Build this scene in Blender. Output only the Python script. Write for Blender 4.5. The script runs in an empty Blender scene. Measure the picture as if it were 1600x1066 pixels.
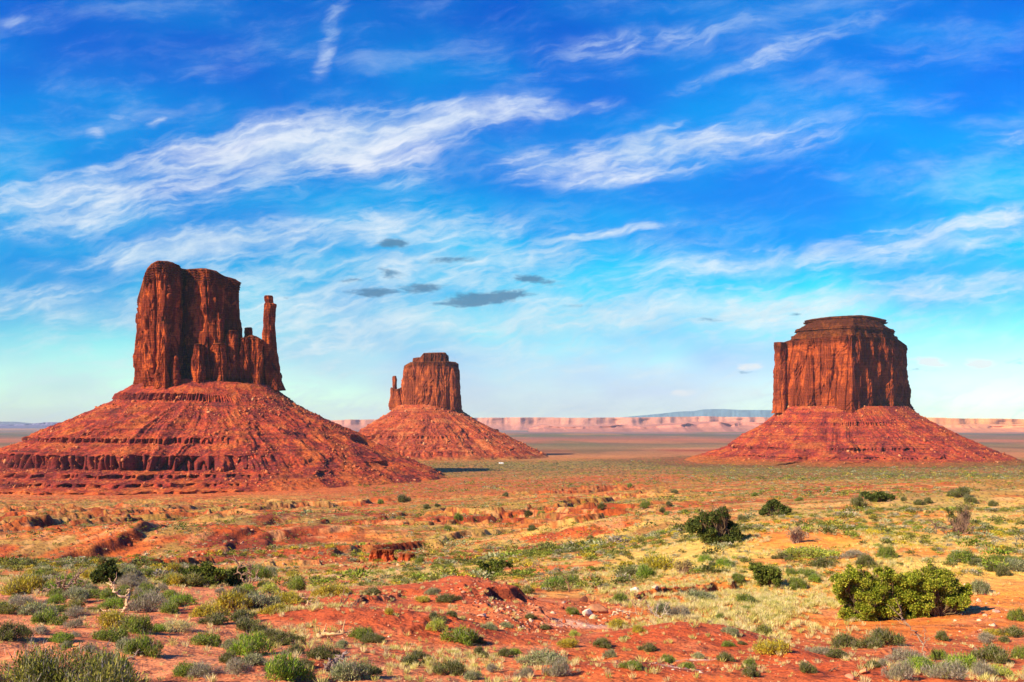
import bpy, math, random
import numpy as np
R = math.radians
F = 1537.0            # focal length of the photograph in its own pixels
HOR = 662.0           # its horizon row
SC = bpy.context.scene

# ------------------------------------------------------------------ camera
cam = bpy.data.cameras.new("camera")
camo = bpy.data.objects.new("camera", cam)
SC.collection.objects.link(camo)
cam.sensor_width = 36.0
cam.lens = 36.0 * F / 1600.0
cam.shift_y = (HOR - 533.0) / 1600.0
cam.clip_start = 0.2
cam.clip_end = 90000
camo.location = (0, 0, 0)
camo.rotation_euler = (R(90), 0, 0)
SC.camera = camo

# ------------------------------------------------------------------ view, sun, sky
SC.view_settings.view_transform = 'Standard'
SC.view_settings.look = 'None'
SC.view_settings.gamma = 1
SC.view_settings.exposure = 1.05
SC.render.engine = 'CYCLES'
SC.cycles.max_bounces = 6
SC.cycles.volume_bounces = 0
SC.cycles.use_denoising = True
SUN_EL = R(33)
SUN_AZ = math.atan2(-0.84, -0.54)      # from +Y clockwise, where the sun stands
sund = (math.sin(SUN_AZ) * math.cos(SUN_EL), math.cos(SUN_AZ) * math.cos(SUN_EL), math.sin(SUN_EL))
sl = bpy.data.lights.new("sun", 'SUN')
sl.energy = 5.0
sl.angle = R(0.5)
sl.color = (1.0, 0.81, 0.47)
so = bpy.data.objects.new("sun", sl)
SC.collection.objects.link(so)
from mathutils import Vector
so.rotation_euler = Vector(sund).to_track_quat('Z', 'Y').to_euler()

world = bpy.data.worlds.new("World")
SC.world = world
world.use_nodes = True
SKY_S = 0.10


class NT:
    """small helper round a node tree"""
    def __init__(s, nt): s.nt = nt; s.n = nt.nodes; s.l = nt.links
    def node(s, t, **k):
        o = s.n.new(t)
        for a, v in k.items(): setattr(o, a, v)
        return o
    def put(s, sock, v):
        if hasattr(v, 'default_value') and hasattr(v, 'links'): s.l.new(v, sock)
        elif v is not None: sock.default_value = v
    def math(s, op, a, b=0.0, c=None, clamp=False):
        o = s.node('ShaderNodeMath', operation=op, use_clamp=clamp)
        s.put(o.inputs[0], a); s.put(o.inputs[1], b)
        if c is not None: s.put(o.inputs[2], c)
        return o.outputs[0]
    def vec(s, op, a, b=None, sc=None):
        o = s.node('ShaderNodeVectorMath', operation=op)
        s.put(o.inputs[0], a)
        if b is not None: s.put(o.inputs[1], b)
        if sc is not None: s.put(o.inputs['Scale'], sc)
        return o.outputs['Value'] if op in ('LENGTH', 'DOT_PRODUCT') else o.outputs[0]
    def mapr(s, v, a, b, c, d, smooth=True):
        o = s.node('ShaderNodeMapRange', interpolation_type='SMOOTHSTEP' if smooth else 'LINEAR')
        s.put(o.inputs[0], v)
        for i, q in enumerate((a, b, c, d)): s.put(o.inputs[1 + i], q)
        return o.outputs[0]
    def noise(s, v, scale, detail=4, rough=0.55, dist=0.0, out='Fac'):
        o = s.node('ShaderNodeTexNoise')
        s.put(o.inputs['Vector'], v)
        o.inputs['Scale'].default_value = scale; o.inputs['Detail'].default_value = detail
        o.inputs['Roughness'].default_value = rough; o.inputs['Distortion'].default_value = dist
        return o.outputs[out]
    def mapping(s, v, loc=(0, 0, 0), rot=(0, 0, 0), scale=(1, 1, 1), kind='POINT'):
        o = s.node('ShaderNodeMapping', vector_type=kind)
        s.put(o.inputs[0], v)
        o.inputs['Location'].default_value = loc; o.inputs['Rotation'].default_value = rot
        o.inputs['Scale'].default_value = scale
        return o.outputs[0]
    def mix(s, f, a, b, blend='MIX'):
        o = s.node('ShaderNodeMix', data_type='RGBA', blend_type=blend)
        o.clamp_factor = True
        s.put(o.inputs[0], f)
        s.put(o.inputs[6], a if not isinstance(a, tuple) else (*a[:3], 1))
        s.put(o.inputs[7], b if not isinstance(b, tuple) else (*b[:3], 1))
        return o.outputs[2]
    def ramp(s, f, stops):
        o = s.node('ShaderNodeValToRGB')
        s.put(o.inputs[0], f)
        e = o.color_ramp.elements
        while len(e) < len(stops): e.new(0.5)
        for k, (p, c) in enumerate(stops):
            e[k].position = p; e[k].color = (*c, 1) if len(c) == 3 else c
        return o.outputs[0]


def build_world():
    t = NT(world.node_tree)
    t.n.clear()
    sky = t.node('ShaderNodeTexSky', sky_type='NISHITA')
    sky.sun_disc = False
    sky.sun_elevation = SUN_EL
    sky.sun_rotation = SUN_AZ
    sky.altitude = 1700
    sky.air_density = 1.0; sky.dust_density = 0.6; sky.ozone_density = 1.5
    g = t.node('ShaderNodeTexCoord').outputs['Generated']
    sep = t.node('ShaderNodeSeparateXYZ'); t.l.new(g, sep.inputs[0])
    x, y, z = sep.outputs
    yy = t.math('MAXIMUM', y, 0.08)
    u = t.math('MULTIPLY', t.math('DIVIDE', x, yy), F / 1000)
    v = t.math('MULTIPLY', t.math('DIVIDE', z, yy), F / 1000)
    cb = t.node('ShaderNodeCombineXYZ'); t.put(cb.inputs[0], u); t.put(cb.inputs[1], v)
    P = cb.outputs[0]
    # tint of the clear sky with the elevation (deep polarised blue above, pale near the horizon)
    el = t.mapr(v, 0.0, 0.72, 0.0, 1.0, smooth=False)
    tint = t.ramp(el, SKY_TINT)
    sc = t.mix(1.0, sky.outputs[0], tint, 'MULTIPLY')
    # slow unevenness of the blue
    big = t.noise(t.mapping(P, rot=(0, 0, R(-12)), scale=(1.2, 3.2, 1)), 1.6, 3, 0.5)
    sc = t.mix(1.0, sc, t.ramp(t.mapr(big, 0.3, 0.7, 0, 1), [(0, (0.8, 0.70, 0.94)), (1, (1.2, 1.36, 1.06))]), 'MULTIPLY')
    # warped coordinates
    w1 = t.vec('SUBTRACT', t.noise(P, 5.0, 3, 0.6, out='Color'), (0.5, 0.5, 0.5))
    w2 = t.vec('SUBTRACT', t.noise(P, 21.0, 3, 0.6, out='Color'), (0.5, 0.5, 0.5))
    Q = t.vec('ADD', P, t.vec('SCALE', w1, sc=0.045))
    Q = t.vec('ADD', Q, t.vec('SCALE', w2, sc=0.009))
    w3 = t.vec('SUBTRACT', t.noise(t.mapping(P, scale=(1, 2.5, 1)), 16.0, 4, 0.65, out='Color'), (0.5, 0.5, 0.5))
    Q2 = t.vec('ADD', P, t.vec('MULTIPLY', w3, (0.06, 0.013, 0)))
    def streaks(lst, soft=0.1, Q=Q, wk=1.55):
        tot = None
        for (px, py, L, W, a, s) in lst:
            m = t.mapping(Q, loc=((px - 800) / 1000, (HOR - py) / 1000, 0), rot=(0, 0, R(a)), scale=(L / 1000, W * wk / 1000, 1), kind='TEXTURE')
            d = t.mapr(t.vec('LENGTH', m), 1.25, soft, 0.0, s)
            tot = d if tot is None else t.math('ADD', tot, d)
        return tot
    S = streaks([
        (330, 270, 330, 58, 7, .45), (620, 215, 260, 52, 8, .42), (60, 300, 160, 40, 4, .3),
        (90, 325, 200, 36, 3, .85), (330, 245, 240, 38, 6, .85), (520, 215, 210, 44, 8, .85),
        (680, 195, 190, 26, 10, .7), (800, 175, 150, 18, 8, .55), (905, 168, 90, 9, 9, .7),
        (620, 270, 120, 26, -20, .4), (190, 180, 50, 6, -8, .7), (248, 184, 24, 5, 25, .6), (146, 205, 26, 14, 70, .6), (512, 80, 70, 13, 76, .85),
        (530, 15, 40, 14, 60, .5), (20, 32, 42, 10, 5, .5), 
        (940, 70, 170, 20, 8, .65),
        (1240, 70, 250, 17, 21, .8), (1130, 42, 130, 20, 12, .5), (1110, 120, 80, 9, 18, .6), (1000, 240, 240, 30, 10, .85),
        (1150, 215, 190, 22, 7, .85), (1020, 210, 75, 14, 28, .8), (1000, 275, 130, 9, 8, .75), (870, 250, 150, 24, 6, .5),
        (1270, 225, 110, 14, 14, .4), (950, 363, 125, 5, 7, .9), (1590, 215, 85, 16, -3, .5), (1430, 378, 330, 26, 8, .6),
        (1210, 408, 330, 16, 5, .5), (1560, 335, 160, 13, 16, .6), (1560, 385, 200, 14, 2, .4), (330, 378, 170, 20, 8, .9),
        (250, 395, 190, 16, 5, .6), (610, 335, 80, 16, 14, .7), (640, 352, 260, 20, 4, .5), (560, 395, 420, 34, 2, .55),
        (800, 400, 260, 14, 4, .6), (60, 475, 220, 22, -4, .7), (560, 480, 420, 50, 1, .55),
        (1300, 470, 430, 22, 5, .6), (1050, 500, 430, 30, 2, .5), (1460, 455, 300, 12, 6, .5), (300, 455, 130, 14, 10, .5),
        (820, 570, 1500, 95, 0, .55), (760, 440, 1500, 105, 2, .36), (800, 650, 1500, 45, 0, .5), (300, 70, 420, 30, 8, .22)])
    Qf = t.vec('ADD', P, t.vec('SCALE', w1, sc=0.07))
    fib = t.noise(t.mapping(t.mapping(Qf, rot=(0, 0, R(-8))), scale=(1.0, 3.4, 1)), 4.6, 10, 0.66, 0.0)
    fine = t.noise(t.mapping(t.mapping(t.vec('ADD', Qf, t.vec('SCALE', w2, sc=0.02)), rot=(0, 0, R(-20))), scale=(1.0, 2.6, 1)), 15.0, 8, 0.70, 0.0)
    n = t.math('ADD', t.math('MULTIPLY', t.math('SUBTRACT', fib, 0.5), 3.0), t.math('MULTIPLY', t.math('SUBTRACT', fine, 0.5), 1.5))
    fl = t.noise(t.mapping(t.mapping(t.vec('ADD', Qf, t.vec('SCALE', w2, sc=0.012)), rot=(0, 0, R(-13))), scale=(1.0, 4.2, 1)), 7.5, 5, 0.55, 0.0)
    fl = t.mapr(t.math('ABSOLUTE', t.math('SUBTRACT', fl, 0.5)), 0.0, 0.09, 0.34, -0.15)
    n = t.math('ADD', n, fl)
    gate = t.math('MINIMUM', t.math('MULTIPLY', S, 1.7), 1.0)
    A = t.math('ADD', t.math('MULTIPLY', S, 0.52), t.math('MULTIPLY', n, t.math('MULTIPLY', gate, 0.50)))
    A = t.mapr(A, 0.0, 1.25, 0.0, 0.90)
    veil = t.mapr(t.math('ADD', fib, t.math('MULTIPLY', big, 0.5)), 0.70, 1.05, 0.0, 0.26)
    A = t.math('MAXIMUM', A, veil)
    cc = t.ramp(el, [(0.0, (0.70, 0.84, 0.87)), (0.30, (0.78, 0.91, 0.97)), (0.6, (.86, .93, 1.0)), (1.0, (0.50, 0.72, 0.98))])
    cc = t.mix(1.0, cc, t.ramp(fib, [(0.35, (.72, .82, .93)), (0.62, (1.12, 1.06, 1.02))]), 'MULTIPLY')
    cc = t.mix(1.0, cc, (1 / SKY_S / 2.07,) * 3, 'MULTIPLY')
    up = t.mapr(z, -0.02, 0.0, 0.0, 1.0)
    sc = t.mix(A, sc, cc)
    D = streaks([(618, 380, 36, 8, 3, 1.), (700, 407, 62, 6, 5, .8), (610, 428, 30, 9, -10, .9), (578, 456, 40, 8, -2, .9),
                 (650, 452, 62, 7, 3, .9), (768, 464, 92, 10, 3, 1.2), (730, 475, 70, 5, 1, .8), (838, 438, 52, 7, -10, .9), (545, 438, 22, 4, 0, .6),
                 (1110, 500, 36, 4, -2, .5), (445, 466, 14, 3, 0, .6), (1245, 491, 16, 3, 0, .6), (1165, 582, 38, 4, 0, .4),
                 (1440, 577, 44, 5, -3, .5), (1590, 565, 40, 7, 0, .45), (900, 478, 45, 4, 0, .4)], Q=Q2, wk=1.25)
    nd = t.math('SUBTRACT', t.noise(t.mapping(Q2, scale=(1, 2.4, 1)), 26.0, 6, 0.7), 0.5)
    D = t.mapr(t.math('ADD', D, t.math('MULTIPLY', nd, t.math('MINIMUM', t.math('MULTIPLY', D, 6.0), 2.4))), 0.2, 1.0, 0.0, 0.88)
    sc = t.mix(D, sc, (0.045 / SKY_S, 0.118 / SKY_S, 0.20 / SKY_S))
    Pf = streaks([(1168, 574, 36, 6, 0, .7), (1066, 613, 28, 6, 0, .7), (1455, 566, 46, 8, -8, .9), (1532, 568, 30, 9, -4, .9), (1210, 500, 20, 4, 0, .4)], Q=Q2, wk=1.4)
    Pf = t.mapr(t.math('ADD', Pf, t.math('MULTIPLY', n, t.math('MULTIPLY', Pf, 0.6))), 0.2, 0.8, 0.0, 0.8)
    sc = t.mix(Pf, sc, (0.44 / SKY_S, 0.45 / SKY_S, 0.45 / SKY_S))
    bg = t.node('ShaderNodeBackground')
    t.l.new(sc, bg.inputs[0])
    bg.inputs[1].default_value = SKY_S
    out = t.node('ShaderNodeOutputWorld')
    t.l.new(bg.outputs[0], out.inputs[0])
    world.cycles.sampling_method = 'MANUAL'
    world.cycles.sample_map_resolution = 512


SKY_TINT = [(0.0, (1.32, 1.42, 1.42)), (0.12, (1.08, 1.34, 1.44)), (0.20, (.58, 1.34, 1.46)), (0.30, (.08, 1.26, 1.56)), (0.39, (0, 1.18, 1.70)), (0.50, (0, 1.08, 1.84)),
            (0.72, (0, .96, 2.1)), (1.0, (0, .78, 2.15))]
SKY_TINT = [(p, tuple(v / 2.07 for v in c)) for p, c in SKY_TINT]
build_world()

# ------------------------------------------------------------------ noise in numpy
rng = np.random.default_rng(7)
PERM = rng.permutation(512).astype(np.int32)
PERM = np.concatenate([PERM] * 4)
GA = rng.uniform(0, 2 * np.pi, 512)
G2 = np.stack([np.cos(GA), np.sin(GA)], 1).astype(np.float32)
G3 = rng.normal(size=(512, 3)); G3 /= np.linalg.norm(G3, axis=1)[:, None]; G3 = G3.astype(np.float32)


def _fade(t): return t * t * t * (t * (t * 6 - 15) + 10)


def pn2(x, y, seed=0):
    x = np.asarray(x, float) + seed * 17.31; y = np.asarray(y, float) + seed * 9.77
    xi = np.floor(x).astype(np.int64); yi = np.floor(y).astype(np.int64)
    fx = (x - xi); fy = (y - yi)
    xi &= 511; yi &= 511
    u = _fade(fx); v = _fade(fy)
    def g(ix, iy, dx, dy):
        h = G2[PERM[PERM[(xi + ix) & 511] + ((yi + iy) & 511)]]
        return h[..., 0] * dx + h[..., 1] * dy
    a = g(0, 0, fx, fy); b = g(1, 0, fx - 1, fy); c = g(0, 1, fx, fy - 1); d = g(1, 1, fx - 1, fy - 1)
    return ((a + (b - a) * u) * (1 - v) + (c + (d - c) * u) * v) * 1.5


def pn3(x, y, z, seed=0):
    x = np.asarray(x, float) + seed * 17.31; y = np.asarray(y, float) + seed * 9.77; z = np.asarray(z, float) + seed * 3.1
    x, y, z = np.broadcast_arrays(x, y, z)
    xi = np.floor(x).astype(np.int64); yi = np.floor(y).astype(np.int64); zi = np.floor(z).astype(np.int64)
    fx = x - xi; fy = y - yi; fz = z - zi
    u = _fade(fx); v = _fade(fy); w = _fade(fz)
    def g(ix, iy, iz):
        h = G3[PERM[(PERM[(PERM[(xi + ix) & 511] + ((yi + iy) & 511))] + ((zi + iz) & 511))]]
        return h[..., 0] * (fx - ix) + h[..., 1] * (fy - iy) + h[..., 2] * (fz - iz)
    r = 0
    for iz, wz in ((0, 1 - w), (1, w)):
        for iy, wy in ((0, 1 - v), (1, v)):
            a = g(0, iy, iz); b = g(1, iy, iz)
            r = r + (a + (b - a) * u) * wy * wz
    return r * 1.5


def fbm2(x, y, lam, octv, seed=0, gain=0.5):
    s = 0; a = 1; q = 0
    for i in range(octv):
        s = s + a * pn2(x / lam, y / lam, seed + i * 3); q += a; a *= gain; lam /= 2.03
    return s / q


def fbm3(x, y, z, octv, seed=0, gain=0.5):
    s = 0; a = 1; q = 0; k = 1
    for i in range(octv):
        s = s + a * pn3(x * k, y * k, z * k, seed + i * 3); q += a; a *= gain; k *= 2.03
    return s / q


def ridge2(x, y, lam, octv, seed=0):
    s = 0; a = 1; q = 0
    for i in range(octv):
        s = s + a * (1 - np.abs(pn2(x / lam, y / lam, seed + i * 3)) * 2.2); q += a; a *= 0.5; lam /= 2.1
    return s / q


def ss(a, b, x):
    t = np.clip((x - a) / (b - a), 0, 1)
    return t * t * (3 - 2 * t)


# ------------------------------------------------------------------ the lie of the land
COLS = [
    (-100, [(4, 2.2), (8, 2.9), (13, 1066), (20, 1002), (32, 948), (52, 908), (88, 888), (160, 858), (250, 833), (400, 811), (600, 794), (800, 785), (930, 779), (1200, 753), (1900, 720), (3000, 700), (30000, 666)]),
    (350, [(4, 2.2), (8, 2.9), (13.5, 1066), (20, 1010), (32, 955), (52, 915), (88, 893), (150, 862), (250, 833), (400, 811), (600, 794), (800, 785), (930, 778), (1200, 752), (1900, 720), (3000, 700), (30000, 666)]),
    (600, [(4, 2.2), (8, 3.0), (14.5, 1066), (21, 1012), (31, 965), (44, 928), (62, 912), (90, 890), (130, 866), (220, 832), (360, 808), (600, 785), (900, 772), (1200, 752), (1900, 720), (3000, 700), (30000, 666)]),
    (800, [(4, 2.2), (8, 3.0), (15, 1066), (22, 1012), (31, 970), (42, 940), (60, 905), (80, 886), (125, 858), (210, 829), (360, 801), (600, 776), (1000, 757), (1400, 741), (1900, 721), (3000, 700), (30000, 666)]),
    (1000, [(4, 2.2), (8, 3.1), (15, 1066), (23, 1018), (31, 984), (44, 950), (58, 900), (78, 868), (110, 845), (190, 812), (340, 786), (650, 765), (1100, 748), (1500, 735), (1900, 721), (3000, 700), (30000, 666)]),
    (1115, [(4, 2.2), (8, 3.1), (15, 1066), (24, 1016), (33, 985), (44, 942), (56, 885), (68, 850), (100, 826), (180, 797), (340, 776), (650, 758), (1100, 745), (1500, 733), (1900, 721), (3000, 700), (30000, 666)]),
    (1300, [(4, 2.2), (8, 3.1), (15, 1066), (24, 1026), (34, 1000), (44, 950), (54, 890), (68, 845), (100, 812), (180, 786), (340, 768), (650, 753), (1100, 743), (1500, 733), (1900, 721), (3000, 700), (30000, 666)]),
    (1560, [(4, 2.2), (8, 3.1), (15, 1066), (24, 1022), (34, 990), (42, 940), (52, 895), (66, 850), (100, 806), (180, 779), (340, 763), (650, 751), (1100, 742), (1500, 732), (1900, 721), (3000, 700), (30000, 666)]),
]
LD = np.linspace(math.log(2), math.log(40000), 640)
CP = np.linspace(-300, 1900, 221)
_t = []
for c, pts in COLS:
    d = np.array([p[0] for p in pts], float)
    zz = np.array([-p[1] if p[0] < 10 else -(p[1] - HOR) / F * p[0] for p in pts])
    _t.append(np.interp(LD, np.log(d), zz))
_t = np.array(_t)
BASE = np.array([[np.interp(p, [c[0] for c in COLS], _t[:, j]) for j in range(len(LD))] for p in CP])


def blur(a, n, axis):
    k = np.exp(-0.5 * (np.arange(-3 * n, 3 * n + 1) / n) ** 2); k /= k.sum()
    pad = [(0, 0), (0, 0)]; pad[axis] = (3 * n, 3 * n)
    b = np.pad(a, pad, mode='edge')
    return np.apply_along_axis(lambda v: np.convolve(v, k, 'valid'), axis, b)


BASE = blur(blur(BASE, 6, 0), 7, 1)


def W(px, D): return ((px - 800) / F * D, D)


def frame_coords(x, y):
    az = np.arctan2(x, y)
    lim = 0.62
    azc = np.clip(az, -lim, lim)
    r = np.hypot(x, y)
    D = np.maximum(r * np.cos(azc), 2.0)
    px = 800 + F * np.tan(azc)
    return px, D


# smooth mounds: px, distance, half width, half depth, height
MOUNDS = [(1065, 25, 2.3, 2.6, .62), (1180, 25, 1.6, 2.0, .15), (620, 40, 5.5, 5.0, .5), (740, 42, 2.6, 3.5, .34), (470, 33, 3.5, 3, .3),
          (540, 27, 2.6, 2.0, .38), (690, 26, 3.0, 2.2, .38), (1330, 17, 1.7, 1.4, .28), (980, 17.5, 1.5, 1.2, .2), (1250, 21, 1.3, 1.6, .25),
          (590, 19, 1.5, 1.5, .22), (860, 29, 3.0, 2.5, -.45), (250, 24, 3, 3, .2), (60, 20, 2, 3, .2), (1380, 27, 2.0, 1.8, .2),
          (930, 150, 16, 14, 2.2), (500, 190, 22, 20, 3.0), (250, 170, 25, 14, 3.0), (90, 140, 14, 10, -2.0), (420, 300, 30, 30, 4),
          (1580, 175, 20, 12, 2.0), (1560, 420, 60, 40, 4.0), (1230, 72, 9, 9, .8), (1480, 58, 6, 6, .5)]
# eroded banks: x0,y0,x1,y1 (the high side is on the left when walking 0 -> 1), height, fall-off
def _bank(a, b, h, w, k=0.35): return (*W(*a), *W(*b), h * .42, w, k * 1.5)
BANKS = [_bank((850, 33), (735, 45), .95, 2.2), _bank((800, 31), (700, 40), .35, 1.2), _bank((985, 46), (1175, 50), .95, 4.0, .3),
         _bank((985, 44), (1080, 44), .6, 2.0), _bank((1010, 18.6), (1060, 19.4), .2, .6, .12), _bank((560, 33), (640, 38), .4, 1.0, .2),
         _bank((1380, 24), (1450, 25), .2, .6, .1), _bank((640, 24), (700, 27), .2, .8, .15),
         _bank((100, 135), (255, 225), 3.2, 14, 2.6), _bank((40, 165), (200, 260), 2.4, 16, 2.8), _bank((240, 200), (420, 290), 2.8, 18, 2.8), _bank((350, 290), (520, 420), 4.5, 25, 3.6),
         _bank((540, 290), (700, 420), 4.2, 25, 3.4), _bank((180, 104), (340, 122), 2.2, 5, .6), _bank((400, 106), (480, 116), 1.6, 5, .6), _bank((530, 126), (670, 155), 2.6, 10, 1.2),
         _bank((680, 165), (850, 215), 2.4, 10, 1.4), _bank((610, 235), (800, 330), 3.2, 20, 2.6), _bank((850, 148), (985, 168), 2.2, 9, .9), _bank((130, 400), (330, 600), 6, 30, 4.5),
         _bank((-60, 250), (110, 380), 4.5, 30, 3.6), _bank((400, 500), (600, 700), 6, 40, 4.5), _bank((820, 330), (960, 460), 5, 25, 2.4), _bank((300, 138), (400, 180), 1.8, 9, 1.6), _bank((430, 150), (540, 215), 2.2, 12, 1.8)]


def ground_z(x, y):
    x = np.asarray(x, float); y = np.asarray(y, float)
    px, D = frame_coords(x, y)
    ci = np.clip((px - CP[0]) / (CP[1] - CP[0]), 0, len(CP) - 1.001); li = np.clip((np.log(D) - LD[0]) / (LD[1] - LD[0]), 0, len(LD) - 1.001)
    i = ci.astype(int); j = li.astype(int); a = ci - i; b = li - j
    z = (BASE[i, j] * (1 - a) + BASE[i + 1, j] * a) * (1 - b) + (BASE[i, j + 1] * (1 - a) + BASE[i + 1, j + 1] * a) * b
    for (mp, md, sx, sy, h) in MOUNDS:
        mx, my = W(mp, md)
        z = z + h * np.exp(-((x - mx) / sx) ** 2 - ((y - my) / sy) ** 2)
    near = 1 - ss(120, 260, D)
    z = z + near * (0.07 * fbm2(x, y, 2.6, 3, 3) * ss(6, 14, D) + 0.32 * fbm2(x, y, 11, 3, 5) * ss(14, 35, D)) + 0.8 * fbm2(x, y, 45, 2, 8) * ss(50, 110, D) * (1 - ss(1000, 2000, D))
    z = z + 0.11 * near * (ridge2(x + .4 * pn2(x, y, 33), y, 1.9, 4, 31) - .5) * ss(9, 15, D) * ss(-.35, .25, fbm2(x, y, 9, 2, 35))
    for (x0, y0, x1, y1, h, w, k) in BANKS:
        L = math.hypot(x1 - x0, y1 - y0); tx, ty = (x1 - x0) / L, (y1 - y0) / L
        m = (np.abs(x - x0) < L + 6 * w) & (np.abs(y - y0) < L + 6 * w)
        if not np.any(m): continue
        X = x[m] if x.ndim else x; Y = y[m] if y.ndim else y
        t = (X - x0) * tx + (Y - y0) * ty
        s = -((X - x0) * -ty + (Y - y0) * tx)      # > 0 on the right-hand (low) side
        s = s + w * (0.7 * pn2(X / (w * 1.5), Y / (w * 1.5), 41) + 0.22 * pn2(X / (w * .4), Y / (w * .4), 42))
        e = ss(-0.15 * L, 0.15 * L, t) * (1 - ss(0.85 * L, 1.15 * L, t))
        v = np.where(s < 0, np.exp(s / w), 1 - ss(0, k, s) - 0.25 * np.exp(-s / (w * .5)) * ss(0, k, s))
        d = h * e * v
        if z.ndim:
            z = z.copy(); z[m] = z[m] + d
        else: z = z + d
    # dissected badlands in the middle distance
    bw = ss(85, 150, D) * (1 - ss(700, 950, D)) * (1 - 0.8 * ss(900, 1200, px))
    bw = bw * np.clip(0.45 + 1.3 * fbm2(x, y, 130, 2, 51), 0, 1)
    r = ridge2(x + 8 * pn2(x / 30, y / 30, 61), y * 1.25, 46, 4, 53)
    z1 = z + bw * (r - 0.45) * (2.6 + 6.5 * ss(120, 420, D)) + bw * (ridge2(x, y, 13, 3, 57) - .5) * .9
    q = (z1 + 1.3 * fbm2(x, y, 60, 2, 71)) / 1.7
    fr = q - np.floor(q)
    z2 = z1 + (ss(0.55, 0.92, fr) - fr) * 1.7 * 0.85
    z = z + (z2 - z) * np.clip(bw * 1.5, 0, 1)
    z = z + (0.10 + 0.9 * ss(150, 500, D)) * ss(60, 120, D) * 0.6 * fbm2(x, y, 7, 3, 81) * (1 - ss(1200, 2200, D))
    return z


def hit(px, py, dmin=8.0, dmax=4000.0):
    """where the line of sight of a photo pixel first meets the ground"""
    D = np.exp(np.linspace(math.log(dmin), math.log(dmax), 1400))
    x = (px - 800) / F * D
    g = ground_z(x, D)
    ray = -(py - HOR) / F * D
    k = np.argmax(g >= ray)
    if not (g >= ray).any(): k = len(D) - 1
    return float(x[k]), float(D[k]), float(g[k])


# ------------------------------------------------------------------ mesh helpers
def mesh_np(name, V, Fc, mats=(), col=None, smooth=True, midx=None):
    V = np.ascontiguousarray(V, dtype=np.float32); Fc = np.ascontiguousarray(Fc, dtype=np.int32)
    me = bpy.data.meshes.new(name)
    n, k = Fc.shape
    me.vertices.add(len(V)); me.vertices.foreach_set('co', V.ravel())
    me.loops.add(n * k); me.loops.foreach_set('vertex_index', Fc.ravel())
    me.polygons.add(n)
    me.polygons.foreach_set('loop_start', np.arange(0, n * k, k, dtype=np.int32))
    me.polygons.foreach_set('loop_total', np.full(n, k, dtype=np.int32))
    if smooth: me.polygons.foreach_set('use_smooth', np.ones(n, dtype=bool))
    if midx is not None: me.polygons.foreach_set('material_index', midx.astype(np.int32))
    me.update(calc_edges=True)
    if col is not None:
        a = me.color_attributes.new('Col', 'FLOAT_COLOR', 'POINT')
        c = np.ones((len(V), 4), dtype=np.float32); c[:, :col.shape[1]] = col
        a.data.foreach_set('color', c.ravel())
    for m in (mats if isinstance(mats, (list, tuple)) else [mats]): me.materials.append(m)
    return me


def link(name, me, parent=None, loc=None):
    o = bpy.data.objects.new(name, me)
    SC.collection.objects.link(o)
    if parent is not None: o.parent = parent
    if loc is not None: o.location = loc
    return o


def tag(o, label=None, cat=None, group=None, kind=None):
    if label: o['label'] = label
    if cat: o['category'] = cat
    if group: o['group'] = group
    if kind: o['kind'] = kind
    return o


def grid_faces(nu, nv, wrap=False):
    i = np.arange(nu if wrap else nu - 1); j = np.arange(nv - 1)
    I, J = np.meshgrid(i, j, indexing='ij'); I2 = (I + 1) % nu
    return np.stack([I * nv + J, I2 * nv + J, I2 * nv + J + 1, I * nv + J + 1], -1).reshape(-1, 4)


# ------------------------------------------------------------------ materials
def new_mat(name):
    m = bpy.data.materials.new(name); m.use_nodes = True
    t = NT(m.node_tree)
    b = m.node_tree.nodes['Principled BSDF']
    b.inputs['Roughness'].default_value = 0.9
    b.inputs['Specular IOR Level'].default_value = 0.15
    return m, t, b


def mat_ground():
    m, t, b = new_mat('red_sand')
    P = t.node('ShaderNodeNewGeometry').outputs['Position']
    c = t.node('ShaderNodeAttribute', attribute_name='Col').outputs['Color']
    n1 = t.noise(P, 1.1, 6, 0.65); n2 = t.noise(P, 11.0, 5, 0.7); n3 = t.noise(P, 0.05, 5, 0.6)
    c = t.mix(1.0, c, t.ramp(n1, [(0.28, (0.74, 0.66, 0.62)), (0.5, (1, 1, 1)), (0.72, (1.22, 1.24, 1.2))]), 'MULTIPLY')
    c = t.mix(1.0, c, t.ramp(n2, [(0.3, (0.55, 0.50, 0.46)), (0.5, (1, 1, 1)), (0.7, (1.3, 1.3, 1.25))]), 'MULTIPLY')
    c = t.mix(1.0, c, t.ramp(n3, [(0.3, (0.80, 0.74, 0.72)), (0.7, (1.18, 1.22, 1.2))]), 'MULTIPLY')
    vo = t.node('ShaderNodeTexVoronoi', feature='F1'); t.l.new(P, vo.inputs['Vector']); vo.inputs['Scale'].default_value = 14.0
    peb = t.math('MULTIPLY', t.mapr(vo.outputs['Distance'], 0.10, 0.22, 1.0, 0.0), t.mapr(n1, 0.5, 0.62, 0.0, 1.0))
    c = t.mix(t.math('MULTIPLY', peb, 0.75), c, t.mix(1.0, c, (1.5, 1.6, 1.6), 'MULTIPLY'))
    t.l.new(c, b.inputs['Base Color'])
    b1 = t.node('ShaderNodeBump'); b1.inputs['Strength'].default_value = 0.6; b1.inputs['Distance'].default_value = 0.05
    t.put(b1.inputs['Height'], t.math('ADD', t.noise(P, 7.0, 8, 0.7), t.math('MULTIPLY', peb, 0.25)))
    b2 = t.node('ShaderNodeBump'); b2.inputs['Strength'].default_value = 0.7; b2.inputs['Distance'].default_value = 1.2
    t.put(b2.inputs['Height'], t.noise(P, 0.35, 6, 0.62))
    t.l.new(b2.outputs[0], b1.inputs['Normal'])
    t.l.new(b1.outputs[0], b.inputs['Normal'])
    return m


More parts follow.
